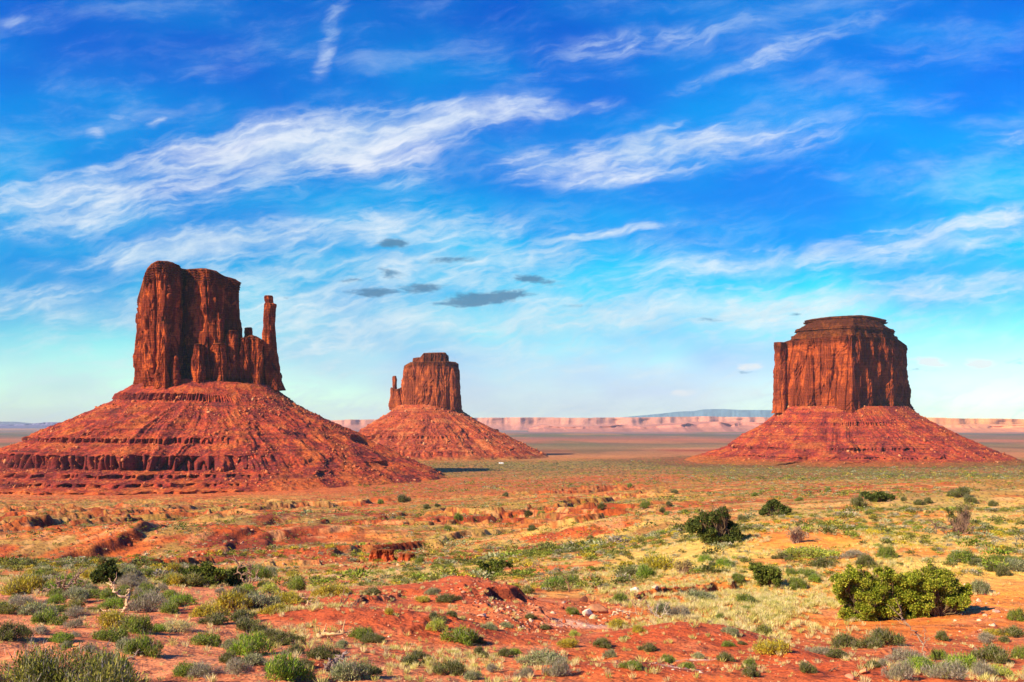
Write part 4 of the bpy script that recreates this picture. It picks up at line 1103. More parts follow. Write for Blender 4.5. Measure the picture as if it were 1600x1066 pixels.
# column, base row, width (photo px), height share, kind, label
NEAR = [
 (70, 1078, 235, .42, 'olive', 'widest bush, dark olive with grey twigs, in the bottom left corner'),
 (166, 1066, 62, .60, 'green', 'dark green shrub right behind the big corner bush at bottom left'),
 (90, 1006, 34, .40, 'bright', 'low bright green cushion shrub on pink sand above the corner bush'),
 (116, 996, 18, .45, 'grey', 'tiny dark grey tuft right of the low bright green cushion at left'),
 (57, 992, 27, .40, 'grey', 'dark grey twiggy shrub left of the low bright green cushion'),
 (68, 978, 44, .55, 'green', 'rich green shrub at far left in front of a pale sage shrub'),
 (50, 962, 44, .45, 'sage', 'pale sage shrub at far left behind the rich green one'),
 (14, 1002, 44, .50, 'dark', 'olive shrub cut by the left edge above the corner bush'),
 (26, 949, 54, .36, 'grey', 'wide grey shrub by the left edge'),
 (30, 930, 62, .42, 'yellow', 'long yellow-green shrub by the left edge left of the dead tangle'),
 (170, 984, 52, .50, 'yellow', 'mustard yellow shrub below the forked dead branch'),
 (203, 990, 44, .50, 'green', 'green shrub touching the right side of the mustard yellow one'),
 (165, 1002, 50, .40, 'green', 'low spreading green shrub under the mustard yellow shrub'),
 (192, 1024, 34, .60, 'sage', 'left half of the big green clump on open pink sand, greyer'),
 (216, 1026, 44, .60, 'green', 'right half of the big green clump on open pink sand, greener'),
 (172, 952, 34, .50, 'bright', 'bright green round shrub left of the forked dead branch'),
 (140, 936, 30, .40, 'green', 'green shrub between the dead tangle and the forked branch'),
 (114, 934, 32, .50, 'sage', 'sage shrub at the right foot of the dead tangle'),
 (228, 958, 48, .50, 'grey', 'dark grey twiggy shrub at the right foot of the forked branch'),
 (226, 940, 34, .45, 'green', 'green shrub behind the grey twiggy one by the forked branch'),
 (260, 937, 32, .40, 'green', 'small green shrub farther right of the forked dead branch'),
 (279, 948, 38, .45, 'bright', 'yellow-green dome shrub left of the long mustard patch'),
 (113, 966, 30, .45, 'grey', 'grey shrub on sand left of the mustard yellow shrub'),
 (114, 982, 24, .55, 'grey', 'small ash grey shrub in front of the other grey one at left'),
 (247, 987, 26, .35, 'bright', 'small flat green shrub left of a pale one in the left foreground'),
 (273, 990, 44, .34, 'straw', 'pale greyish shrub right of the small flat green one'),
 (138, 1023, 20, .55, 'grey', 'bare wiry shrub alone on pink sand at left'),
 (101, 1013, 15, .60, 'sage', 'tiny silvery shrub beside the low bright green cushion'),
 (287, 1058, 36, .50, 'green', 'green half of the low clump at the bottom edge, left third'),
 (310, 1060, 44, .42, 'grey', 'silvery grey half of the low clump at the bottom edge, left third'),
 (318, 1008, 42, .42, 'green', 'dark green domed shrub above the silvery grey clump'),
 (390, 1026, 50, .62, 'bright', 'vivid green dome shrub, second largest vivid green in the foreground'),
 (358, 1016, 26, .60, 'sage', 'sage shrub leaning on the left of a vivid green dome'),
 (356, 1038, 25, .65, 'dark', 'small olive shrub just below the sage and vivid green pair'),
 (440, 1063, 60, .56, 'bright', 'largest vivid green dome shrub at the bottom edge'),
 (472, 1046, 26, .55, 'dark', 'dark shrub touching the right shoulder of the largest vivid green dome'),
 (502, 1031, 42, .52, 'dark', 'blackish green spiky shrub above the grey stump'),
 (534, 1014, 20, .60, 'sage', 'small round grey-green shrub below the fallen branch'),
 (458, 1024, 26, .55, 'dark', 'small round dark shrub left of the blackish green spiky one'),
 (445, 1008, 42, .45, 'dark', 'dark green shrub with pale grass behind it, centre left'),
 (424, 1000, 26, .55, 'dark', 'dark green shrub beside a yellow-green tuft, centre left'),
 (408, 995, 16, .55, 'lime', 'small yellow-green tuft between dark shrubs, centre left'),
 (385, 989, 44, .40, 'dark', 'long dark green shrub below the mustard patch'),
 (326, 964, 46, .40, 'yellow', 'left end of the long mustard patch, golden'),
 (358, 957, 56, .46, 'yellow', 'middle of the long mustard patch, tallest part'),
 (398, 953, 56, .42, 'sage', 'greyer sage shrub joined to the right of the mustard patch'),
 (430, 958, 44, .30, 'yellow', 'thin olive-gold shrub at the right end of the mustard patch'),
 (333, 976, 34, .45, 'dark', 'dark shrub tucked under the left end of the mustard patch'),
 (372, 972, 38, .36, 'dark', 'low dark shrub tucked under the middle of the mustard patch'),
 (372, 934, 28, .48, 'dark', 'round dark green shrub in front of the bare dead trunks'),
 (394, 932, 14, .50, 'dark', 'tiny dark shrub right of the round dark green one by the dead trunks'),
 (420, 928, 28, .50, 'lime', 'pale lime shrub above the long olive-gold one'),
 (446, 944, 52, .30, 'yellow', 'olive shrub on the red slope right of the mustard patch'),
 (518, 932, 52, .34, 'yellow', 'golden brown shrub on the mound rim, centre left'),
 (580, 931, 26, .48, 'dark', 'dark shrub alone on the rim of the big red mound'),
 (560, 1000, 36, .40, 'green', 'low green shrub on red clay right of the fallen branch'),
 (584, 1006, 34, .36, 'dark', 'low dark shrub right of the low green one on red clay'),
 (573, 1061, 40, .48, 'dark', 'round dark shrub at the bottom edge right of the grey stump'),
 (540, 1070, 54, .50, 'sage', 'sage shrub cut by the bottom edge under the grey stump'),
 (367, 1056, 34, .60, 'grey', 'grey twiggy shrub left of the largest vivid green dome'),
 (393, 1040, 38, .40, 'sage', 'sage shrub above the grey twiggy one near the largest vivid dome'),
 (721, 1007, 48, .46, 'green', 'smooth grey-green dome shrub in the middle of the red clay'),
 (745, 1008, 20, .40, 'dark', 'small dark shrub at the right foot of the smooth dome'),
 (683, 988, 24, .66, 'lime', 'bright lime round shrub alone on red clay'),
 (682, 973, 26, .40, 'dark', 'flat olive shrub just above the bright lime one'),
 (704, 966, 15, .50, 'dark', 'tiny dark shrub right of the flat olive one'),
 (699, 943, 30, .42, 'dark', 'dark shrub on the left side of the rubble bank'),
 (660, 942, 22, .34, 'yellow', 'small olive-gold shrub on the big red mound'),
 (607, 962, 14, .75, 'yellow', 'small upright olive shrub on the left flank of the big red mound'),
 (746, 1024, 16, .70, 'dark', 'small dark round shrub below the smooth dome'),
 (759, 1029, 13, .60, 'dark', 'tinier dark shrub right below the small round one'),
 (788, 1026, 22, .55, 'dark', 'dark shrub touching a lime tuft, bottom centre'),
 (804, 1024, 18, .50, 'bright', 'lime tuft on the right of a dark shrub, bottom centre'),
 (655, 1031, 24, .50, 'dark', 'upper of two dark shrubs among pale tufts, bottom centre left'),
 (638, 1042, 28, .50, 'dark', 'lower of two dark shrubs among pale tufts, bottom centre left'),
 (668, 1041, 20, .55, 'yellow', 'olive-yellow shrub right of two dark ones, bottom centre left'),
 (702, 1056, 44, .46, 'dark', 'dark shrub with pale grass in front, bottom centre'),
 (737, 1064, 26, .50, 'sage', 'sage shrub right of the dark one at the bottom edge, centre'),
 (850, 1040, 62, .34, 'sage', 'wide low sage shrub among pale tufts, bottom centre'),
 (874, 1059, 36, .62, 'grey', 'silvery round shrub below the wide low sage one'),
 (822, 1060, 26, .50, 'grey', 'small silvery shrub left of the silvery round one'),
 (768, 1053, 17, .60, 'grey', 'tiny silvery shrub, bottom centre'),
 (888, 1014, 30, .48, 'yellow', 'olive shrub left of the long red clay mound'),
 (897, 994, 14, .60, 'lime', 'small lime shrub above the olive one beside the clay mound'),
 (765, 985, 20, .42, 'sage', 'small sage shrub at the foot of the rubble bank'),
 (791, 981, 18, .40, 'sage', 'small flat sage shrub right of another at the rubble foot'),
 (853, 986, 14, .60, 'dark', 'small dark shrub at the right end of the rubble'),
 (829, 969, 15, .55, 'dark', 'small dark shrub in the rubble strewn hollow'),
 (895, 961, 20, .50, 'green', 'green shrub left of the white boulders'),
 (940, 1013, 25, .58, 'dark', 'dark round shrub at the left foot of the long red clay mound'),
 (955, 1030, 17, .65, 'sage', 'sage shrub below the dark round one near the clay mound'),
 (976, 1000, 13, .40, 'dark', 'tiny flat dark shrub on the left part of the clay mound'),
 (997, 989, 18, .55, 'yellow', 'olive shrub on top of the clay mound, left part'),
 (1014, 1019, 21, .55, 'dark', 'blackish shrub in the middle of the clay mound'),
 (1045, 1036, 20, .52, 'green', 'round green shrub near the white salt streak'),
 (1076, 1045, 22, .42, 'green', 'flat green shrub right above the white salt streak'),
 (990, 1048, 30, .36, 'green', 'low green shrub left of the dark eroded scar'),
 (1092, 1030, 16, .50, 'sage', 'small sage shrub on the right flank of the clay mound'),
 (1138, 1011, 19, .40, 'green', 'small shrub high on the right shoulder of the clay mound'),
 (1160, 1009, 11, .50, 'dark', 'tiny dark shrub at the right tip of the clay mound'),
 (1137, 1034, 26, .46, 'dark', 'dark shrub on pink clay below the mound tip'),
 (1145, 994, 24, .48, 'sage', 'olive-grey shrub behind the right end of the clay mound'),
 (1174, 1043, 20, .60, 'green', 'green shrub left of a low brownish one, bottom right centre'),
 (1172, 1059, 26, .52, 'dark', 'dark shrub below the green one, bottom right centre'),
 (1210, 1028, 54, .34, 'yellow', 'low brownish olive shrub on the edge of the right red mound'),
 (1264, 1054, 22, .60, 'dark', 'dark tuft alone on the right red mound'),
 (1286, 1024, 34, .36, 'grey', 'low grey shrub left of a dark one, bottom right'),
 (1310, 1030, 28, .44, 'dark', 'dark shrub right of the low grey one, bottom right'),
 (1167, 946, 29, .55, 'green', 'dense green shrub on the grassy slope below the round juniper'),
 (1153, 918, 20, .60, 'green', 'green shrub left of the round bright juniper'),
 (1125, 970, 12, .70, 'green', 'small upright green shrub in the yellow grass'),
 (1095, 941, 50, .34, 'sage', 'long sage shrub above the eroded orange bank'),
 (1066, 968, 36, .45, 'grey', 'grey shrub in the grass right of the bare tree'),
 (1010, 904, 24, .75, 'bright', 'bright green shrub on the slope above the eroded orange bank'),
 (984, 901, 30, .45, 'dark', 'olive shrub left of the bright green one on the slope'),
 (1032, 893, 60, .40, 'yellow', 'wide golden green shrub on the slope, centre right'),
 (1103, 879, 18, .60, 'bright', 'small bright shrub left of a wider one above the long sage shrub'),
 (1132, 888, 24, .50, 'bright', 'wider bright shrub upslope of the long sage shrub'),
 (1115, 888, 13, .60, 'dark', 'small dark shrub between two bright ones upslope'),
 (866, 920, 34, .50, 'bright', 'bright green shrub on the slope above the rubble bank'),
 (891, 915, 30, .55, 'green', 'green shrub joined to the right of a bright one above the rubble'),
 (1250, 922, 28, .50, 'green', 'round green shrub on the slope left of the largest bush'),
 (1275, 912, 20, .60, 'bright', 'bright little shrub between a round green one and the largest bush'),
 (1262, 903, 28, .40, 'green', 'green shrub upslope of the round green one'),
 (1284, 889, 32, .42, 'dark', 'olive shrub on the slope under the vivid green strip'),
 (1272, 874, 72, .24, 'lime', 'long vivid green strip of a shrub on the right slope'),
 (1226, 874, 26, .38, 'dark', 'olive shrub left of the long vivid green strip'),
 (1385, 874, 26, .58, 'green', 'round green shrub on orange sand behind the largest bush'),
 (1336, 873, 32, .30, 'grey', 'greyish pink shrub upslope of the largest bush'),
 (1353, 888, 26, .55, 'dark', 'dark olive shrub just above the largest bush'),
 (1507, 883, 38, .46, 'green', 'wide green shrub on orange sand, upper right of the largest bush'),
 (1526, 886, 17, .50, 'dark', 'little dark shrub next to the wide green one on orange sand'),
 (1560, 880, 24, .40, 'green', 'green shrub farther right on orange sand, uppermost of a cluster'),
 (1550, 893, 20, .60, 'dark', 'left shrub of the cluster near the right edge'),
 (1568, 901, 19, .75, 'dark', 'lowest shrub of the cluster near the right edge'),
 (1590, 896, 32, .55, 'sage', 'greyer shrub of the cluster by the right edge'),
 (1590, 881, 28, .35, 'green', 'flat green shrub at the right edge behind the cluster'),
 (1534, 929, 27, .72, 'sage', 'sage round shrub alone on sand right of the largest bush'),
 (1592, 972, 24, .65, 'green', 'leafy shrub cut by the right edge below the open sand'),
 (1322, 1012, 36, .55, 'dark', 'blackish shrub below the left end of the largest bush'),
 (1362, 1014, 36, .50, 'dark', 'blackish shrub below the middle of the largest bush, left one'),
 (1390, 1010, 40, .52, 'dark', 'blackish shrub below the middle of the largest bush, right one'),
 (1472, 1003, 17, .72, 'dark', 'small ball-shaped dark shrub right of the leaning bare branch'),
 (1365, 1043, 20, .50, 'dark', 'small dark shrub left of the leaning bare branch, bottom right'),
 (1383, 1042, 18, .50, 'grey', 'small grey shrub right of a dark one, bottom right'),
 (1444, 1052, 46, .42, 'bright', 'green shrub below the leaning bare branch'),
 (1473, 1032, 26, .60, 'green', 'upright green shrub right of the leaning bare branch'),
 (1510, 1050, 48, .56, 'bright', 'vivid green dome in a grey thicket, bottom right'),
 (1488, 1064, 54, .48, 'grey', 'silvery thicket at the bottom edge under the vivid green dome'),
 (1540, 1062, 34, .60, 'grey', 'silvery shrub right of the vivid green dome at bottom right'),
 (1412, 1069, 38, .60, 'grey', 'bluish grey shrub cut by the bottom edge, right part'),
 (1420, 1036, 46, .44, 'grey', 'grey thicket left of the leaning bare branch'),
 (1562, 1038, 56, .42, 'dark', 'dark shrub near the right edge, bottom right'),
 (1566, 1056, 38, .42, 'lime', 'lime shrub in the bottom right corner'),
 (1596, 1030, 22, .75, 'green', 'green shrub cut by the right edge, bottom right'),
 (1558, 994, 30, .36, 'yellow', 'olive shrub on sand near the right edge'),
 (1588, 997, 30, .46, 'dark', 'dark green shrub at the right edge above the bottom thicket'),
 (1545, 1006, 26, .45, 'grey', 'grey shrub below the olive one near the right edge'),
 (1570, 1005, 16, .50, 'dark', 'small dark shrub between grey and green ones near the right edge'),
]
rndm = random.Random(5)
MARKS = [(60, 1050, 'the big corner bush'), (14, 1002, 'the olive shrub at the left edge'), (185, 985, 'the mustard yellow shrub'), (196, 935, 'the pale forked branch'), (92, 915, 'the dead tangle'), (204, 1024, 'the big green clump'),
         (310, 1058, 'the low silvery clump'), (390, 1018, 'the second vivid green dome'), (440, 1050, 'the largest vivid green dome'), (516, 1042, 'the grey stump'), (512, 995, 'the pale fallen branch'), (370, 957, 'the long mustard patch'),
         (388, 900, 'the bare dead trunks'), (322, 900, 'the wide olive juniper'), (162, 895, 'the dark upright juniper'), (620, 950, 'the big red mound'), (721, 1000, 'the smooth grey-green dome'), (683, 983, 'the bright lime shrub'),
         (800, 955, 'the rubble bank'), (850, 1032, 'the wide low sage shrub'), (920, 952, 'the white boulders'), (1065, 1000, 'the long clay mound'), (1080, 1050, 'the white salt streak'), (1030, 955, 'the bare trees by the orange bank'),
         (1095, 935, 'the long sage shrub'), (1197, 900, 'the round bright juniper'), (1118, 820, 'the tallest dark juniper'), (1211, 795, 'the juniper on the rim'), (1272, 870, 'the vivid green strip'), (1320, 930, 'the left end of the largest bush'),
         (1480, 930, 'the right end of the largest bush'), (1380, 1010, 'the blackish shrubs'), (1440, 1000, 'the leaning bare branch'), (1510, 1045, 'the grey thicket'), (1560, 890, 'the shrub cluster at the right edge'), (1246, 840, 'the brown twiggy bush'),
         (1500, 815, 'the half-dead juniper'), (772, 890, 'the airy juniper'), (598, 865, 'the red rock outcrop'), (1370, 778, 'the three far junipers'), (1330, 1050, 'the right red mound'), (1580, 1000, 'the dark green shrub at the right edge'),
         (480, 940, 'the branching stick'), (780, 730, 'the white camper'), (250, 770, 'the foot of the left butte'), (700, 750, 'the tail of the left butte'), (950, 760, 'the middle of the far flats'), (1560, 760, 'the pale sandy rise at far right'),
         (250, 830, 'the dark ledges at left'), (450, 850, 'the red badlands left of centre'), (850, 830, 'the orange badlands in the centre'), (1000, 800, 'the flats right of centre'), (984, 895, 'the wide golden shrub')]
USED = set()


def where(px, py, w, word, dist=''):
    """a label telling where a small shrub stands, by the nearest landmark that gives an unused one"""
    size = 'tiny' if w < 13 else 'small' if w < 24 else 'middling'
    for (mx, my, nm) in sorted(MARKS, key=lambda m: abs(m[0] - px) + 1.6 * abs(m[1] - py))[:6]:
        dx, dy = px - mx, py - my
        side = ('right of' if dx > 0 else 'left of') if abs(dx) > abs(dy) * 1.3 else ('below' if dy > 0 else 'above')
        if abs(dx) > 22 and abs(dy) > 14: side = ('below and ' if dy > 0 else 'above and ') + ('right of' if dx > 0 else 'left of')
        for pre in ('', 'just ' if abs(dx) + abs(dy) < 40 else 'well '):
            lab = '%s %s shrub %s%s %s' % (size, word, pre, side, nm)
            if lab not in USED:
                USED.add(lab); return lab
    return None
SG = 'shrubs on the red sand in the foreground'


def build_near_shrubs():
    for (px, py, w, hr, kind, label) in NEAR:
        D = 11.5 if py >= 1075 else None
        place_shrub(px, min(py, 1066) if D is None else py, w * (1.2 if w < 100 else .95), hr * .9, kind, label, SG, rndm, D=D)


def small_shrub(kind, seed, n):
    rg = np.random.default_rng(seed)
    lumps = [(0, 0, .3, .7, .7, .45)] + [(rg.uniform(-.5, .5), rg.uniform(-.5, .5), rg.uniform(.1, .4), .35, .35, .3) for _ in range(3)]
    V, Fc, C = foliage(lumps, n, .24, .05 if n > 60 else .10, PAL[kind], seed, up=.4, inner=.4, lowcut=0.)
    V[:, 2] = np.maximum(V[:, 2], -.1)
    return V, Fc, C


def cover(px, D, x, y):
    """how thick the scrub stands"""
    c = .45 + 1.5 * fbm2(x, y, 24, 3, 301)
    c = c - .5 * np.exp(-((px - 620) / 190) ** 2 - ((D - 40) / 12) ** 2) - .5 * np.exp(-((px - 1070) / 110) ** 2 - ((D - 24) / 5) ** 2)
    c = c + .25 * ss(1000, 1300, px)
    return np.clip(c, 0.02, 1)


def build_mid_shrubs():
    rg = np.random.default_rng(77)
    # single shrubs of the middle distance
    listed = [(940, 799, 14), (957, 797, 10), (985, 762, 9), (1008, 795, 18), (1036, 802, 12), (1042, 806, 9), (790, 776, 11), (595, 788, 12), (630, 786, 20), (665, 796, 13), (683, 793, 9), (825, 808, 14),
              (845, 806, 16), (1295, 769, 12), (1348, 776, 12), (1390, 781, 14), (1412, 783, 10), (1340, 795, 26), (1450, 788, 14), (1488, 776, 12), (1505, 778, 28), (1518, 788, 20), (1552, 792, 16), (1438, 790, 16), (1045, 790, 10),
              (42, 888, 22), (68, 888, 13), (655, 881, 16), (170, 900, 10), (715, 820, 16), (700, 830, 14), (833, 829, 14), (1230, 800, 14), (1160, 815, 14), (1130, 800, 16), (1055, 772, 10), (1180, 776, 10), (1250, 783, 12)]
    cnt = 0
    for (px, py, w) in listed:
        place_shrub(px, py, w, .6, rndm.choice(['dark', 'dark', 'green']), where(px, py, w, 'dark round') or 'round dark green shrub among many dotting the middle distance flats', 'dark shrubs dotting the middle distance', rndm, parts=False); cnt += 1
    protos = [small_shrub(k, 40 + i, 150) for i, k in enumerate(['dark', 'dark', 'green', 'sage', 'yellow', 'grey', 'olive'])]
    def sample(n, px0, px1, d0, d1, pw):
        q = rg.random(n); D = (d0 ** pw + q * (d1 ** pw - d0 ** pw)) ** (1 / pw)
        px = rg.uniform(px0, px1, n); x = (px - 800) / F * D
        k = rg.random(n) < cover(px, D, x, D)
        return px[k], D[k], x[k]
    # individuals between the near ones and on the slopes behind them
    px, D, x = sample(420, -20, 1620, 17, 150, .15)
    z = ground_z(x, D); n = 0
    for i in range(len(px)):
        if n >= 45: break
        row = HOR - z[i] / D[i] * F
        if row > 1064: continue
        if any(abs(px[i] - a) < w * .6 and abs(row - b) < 9 for (a, b, w, *_r) in NEAR): continue
        kind = rndm.choice(['dark', 'green', 'sage', 'green', 'olive', 'yellow', 'lime' if D[i] > 40 else 'dark'])
        w = rndm.uniform(.35, .95) * F / D[i] * (1 if D[i] < 45 else 1.25)
        place_shrub(px[i], row, w, rndm.uniform(.4, .6), kind, where(px[i], row, w, {'dark': 'dark green', 'yellow': 'olive-gold', 'lime': 'lime green', 'olive': 'olive green'}.get(kind, kind)) or {'dark': 'small dark green shrub, one of many scattered between the larger ones', 'green': 'small green shrub, one of many scattered between the larger ones',
                    'sage': 'small sage shrub, one of many scattered between the larger ones', 'grey': 'small grey shrub, one of many scattered between the larger ones', 'yellow': 'small olive-gold shrub, one of many scattered between the larger ones', 'olive': 'small olive green shrub, one of many scattered between the larger ones',
                    'lime': 'small lime green shrub, one of many scattered on the slopes'}[kind], 'small %s scattered shrubs' % kind, rndm, parts=False, D=D[i]); n += 1
    n = 0
    for _ in range(400):
        if n >= 62: break
        a = rndm.uniform(-10, 470); row = rndm.uniform(897, 962)
        if rndm.random() < (row - 930) / 60 or any(abs(a - q[0]) < q[2] * .45 and abs(row - q[1]) < 6 for q in NEAR): continue
        if rndm.random() < .5 and not 20 < a < 300: continue
        kind = rndm.choice(['green', 'bright', 'sage', 'olive', 'grey', 'yellow', 'green', 'green']); w = rndm.uniform(18, 40)
        place_shrub(a, row, w, rndm.uniform(.38, .55), kind, where(a, row, w, {'dark': 'dark green', 'yellow': 'olive-gold', 'bright': 'vivid green'}.get(kind, kind)) or 'small %s shrub in the belt of shrubs behind the pink sand at left' % kind, 'small %s scattered shrubs' % kind, rndm, parts=False); n += 1
    # the rest as one cover
    locs, scs, cs = [], [], []
    for (n, a, b, d0, d1, pw, s0, s1) in ((8000, -60, 1660, 60, 450, .6, .3, .7), (5000, 420, 1660, 50, 260, .5, .22, .5), (17000, -60, 1100, 100, 700, .7, .35, .95), (15000, -60, 1660, 260, 950, .7, .6, 1.7), (15000, 560, 1660, 800, 1900, .8, 1.0, 3.4)):
        px, D, x = sample(n, a, b, d0, d1, pw)
        z = ground_z(x, D)
        locs.append(np.stack([x, D, z], 1)); s = rg.uniform(s0, s1, len(x)) * (1 + (rg.random(len(x)) < .06) * 1.0)
        scs.append(np.stack([s, s, s * .8], 1)); cs.append(rg.uniform(.7, 1.3, (len(x), 1)) * np.ones((1, 3)))
    lite = [small_shrub(k, 60 + i, 30) for i, k in enumerate(['dark', 'dark', 'green', 'sage', 'yellow', 'sage', 'olive'])]
    for v, f, c in lite: pass
    L = np.vstack(locs); S = np.vstack(scs); C = np.vstack(cs)
    near = L[:, 1] < 130
    a1 = scatter(protos, L[near], S[near], C[near], .05, 5); 
    a2 = scatter([(v * (1, 1, 1), f, c) for v, f, c in lite], L[~near], S[~near] * .8, C[~near], .05, 6)
    V, Fc, Cc = joinm([a1, a2])
    tag(link('desert_scrub', mesh_np('desert_scrub', V, Fc, M_LEAF, Cc, smooth=False)), 'countless low green and grey scrub dotting the flats and slopes', 'scrub', kind='stuff')


def build_grass():
    rg = np.random.default_rng(88)
    def tuft(seed, n, pal, lean=.5):
        r2 = np.random.default_rng(seed)
        a = r2.uniform(0, 6.28, n); q = r2.random(n) ** .7
        P0 = np.stack([np.cos(a) * q * .28, np.sin(a) * q * .28, np.zeros(n)], 1)
        P1 = P0 + np.stack([np.cos(a) * q * lean, np.sin(a) * q * lean, r2.uniform(.6, 1.1, n)], 1) + r2.normal(0, .12, (n, 3)) * (1, 1, 0)
        V, Fc = blades(P0, P1, .035 * np.ones(n), r2)
        pal = np.array(pal); C = pal[r2.integers(0, len(pal), n)]
        return V, Fc, np.repeat(C, 4, 0)
    protos = [tuft(1, 34, PAL['straw']), tuft(2, 28, [(.66, .58, .22), (.5, .5, .14)], .7), tuft(3, 40, [(.74, .66, .38), (.62, .50, .24)], .6), tuft(4, 30, [(.40, .42, .10), (.55, .50, .16)])]
    L, S = [], []
    def add(n, px0, px1, d0, d1, s0, s1, thr, lam=6.0, pw=.3, centre=None):
        q = rg.random(n); D = (d0 ** pw + q * (d1 ** pw - d0 ** pw)) ** (1 / pw); px = rg.uniform(px0, px1, n)
        if centre:
            px = rg.normal(centre[0], centre[1], n); D = rg.normal(centre[2], centre[3], n).clip(10, 400)
        x = (px - 800) / F * D
        k = fbm2(x, D, lam, 3, 401) > thr
        x, D = x[k], D[k]
        s = rg.uniform(s0, s1, len(x))
        L.append(np.stack([x, D, ground_z(x, D)], 1)); S.append(np.stack([s, s, s], 1))
    add(11000, 480, 1660, 44, 150, .09, .24, -.06)
    add(3500, 850, 1400, 42, 75, .10, .26, -.1)
    add(3500, -40, 700, 66, 130, .12, .3, .0)
    add(1500, -40, 1660, 12.5, 45, .04, .11, .08, 2.0)
    add(4500, -40, 1660, 12.5, 50, .015, .045, -.1, 1.2)
    add(330, 0, 0, 0, 0, .05, .14, -.1, centre=(780, 85, 17.5, 1.5), lam=1.5)
    add(170, 0, 0, 0, 0, .05, .13, -.1, centre=(650, 70, 17.8, 1.5), lam=1.5)
    add(300, 0, 0, 0, 0, .07, .18, -.2, centre=(450, 45, 26, 2.5), lam=2.)
    add(2200, 0, 0, 0, 0, .10, .27, -.25, centre=(1180, 85, 43, 4), lam=3.)
    add(600, 0, 0, 0, 0, .09, .22, -.3, centre=(1090, 60, 33, 3), lam=2.)
    add(1300, 0, 0, 0, 0, .12, .28, -.3, centre=(80, 130, 60, 8), lam=3.)
    add(260, 0, 0, 0, 0, .05, .14, -.1, centre=(1480, 110, 17.5, 1.8), lam=1.5)
    add(400, 0, 0, 0, 0, .06, .16, -.2, centre=(300, 200, 30, 8), lam=2.)
    add(700, 0, 0, 0, 0, .05, .16, -.05, centre=(600, 170, 34, 6), lam=1.6)
    add(500, 0, 0, 0, 0, .05, .14, -.05, centre=(1100, 200, 24, 4), lam=1.6)
    L, S = np.vstack(L), np.vstack(S)
    V, Fc, C = scatter(protos, L, S, rg.uniform(.75, 1.1, (len(L), 1)) * np.ones((1, 3)), .1, 9)
    tag(link('dry_grass', mesh_np('dry_grass', V, Fc, M_LEAF, C, smooth=False)), 'pale straw-coloured dry grass tufts over the sandy slopes', 'grass', kind='stuff')

TG = 'juniper trees of the desert slope'


def tree(px, base, lumps, n, leaf, pal, label, trunks, seed, D=None, cat='juniper', name='juniper_tree', bark=(.15, .10, .06), r0=None, depth=.8, twig=1, group=TG):
    """lumps: (column, row, radius) in photo pixels at the tree's own distance, given depth here; trunks: foot columns"""
    x, y, z = hit(px, base) if D is None else (*W(px, D), float(ground_z(*W(px, D))))
    m = y / F
    rg = np.random.default_rng(seed)
    root = link(name, None, None, (x, y + .4 * 0, z))
    lu = []
    for (lx, ly, r) in lumps:
        dd = rg.normal(0, r * depth * .55)
        for q in range(22):
            o = unit(rg.normal(size=3)) * r * rg.uniform(.15, .95)
            rr = r * rg.uniform(.13, .36)
            lu.append(((lx - px + o[0]) * m, (dd + o[1] * 1.2) * m + r * m * .3, max((base - ly + o[2]) * m * .84, rr * m * .6), rr * m, rr * m * 1.1, rr * m * .85))
    fo = foliage(lu, n, leaf, leaf * .26, pal, seed, up=.25, inner=.1, lowcut=-.9, rnd=.7)
    fo[0][:, 2] = np.maximum(fo[0][:, 2], .02)
    parts = []
    hgt = max(l[2] for l in lu)
    r0 = r0 or hgt * .03
    idx = list(range(len(lu))); rg.shuffle(idx)
    for k, tx in enumerate(trunks):
        b = np.array([(tx - px) * m, rg.uniform(-.1, .3), -.15])
        mine = sorted(idx, key=lambda i: abs(lu[i][0] - b[0]))[:max(4, int(len(lu) / len(trunks) * 1.2))]
        tips = [np.array(lu[i][:3]) for i in mine]
        parts += branches(b, tips, r0, bark, seed + k * 7, twig, .10)
    w = joinm(parts)
    link('crown', mesh_np('crown', *fo[:2], M_LEAF, fo[2], smooth=False), root)
    link('trunk', mesh_np('trunk', *w[:2], M_WOOD, w[2]), root)
    tag(root, label, cat, group)
    return root


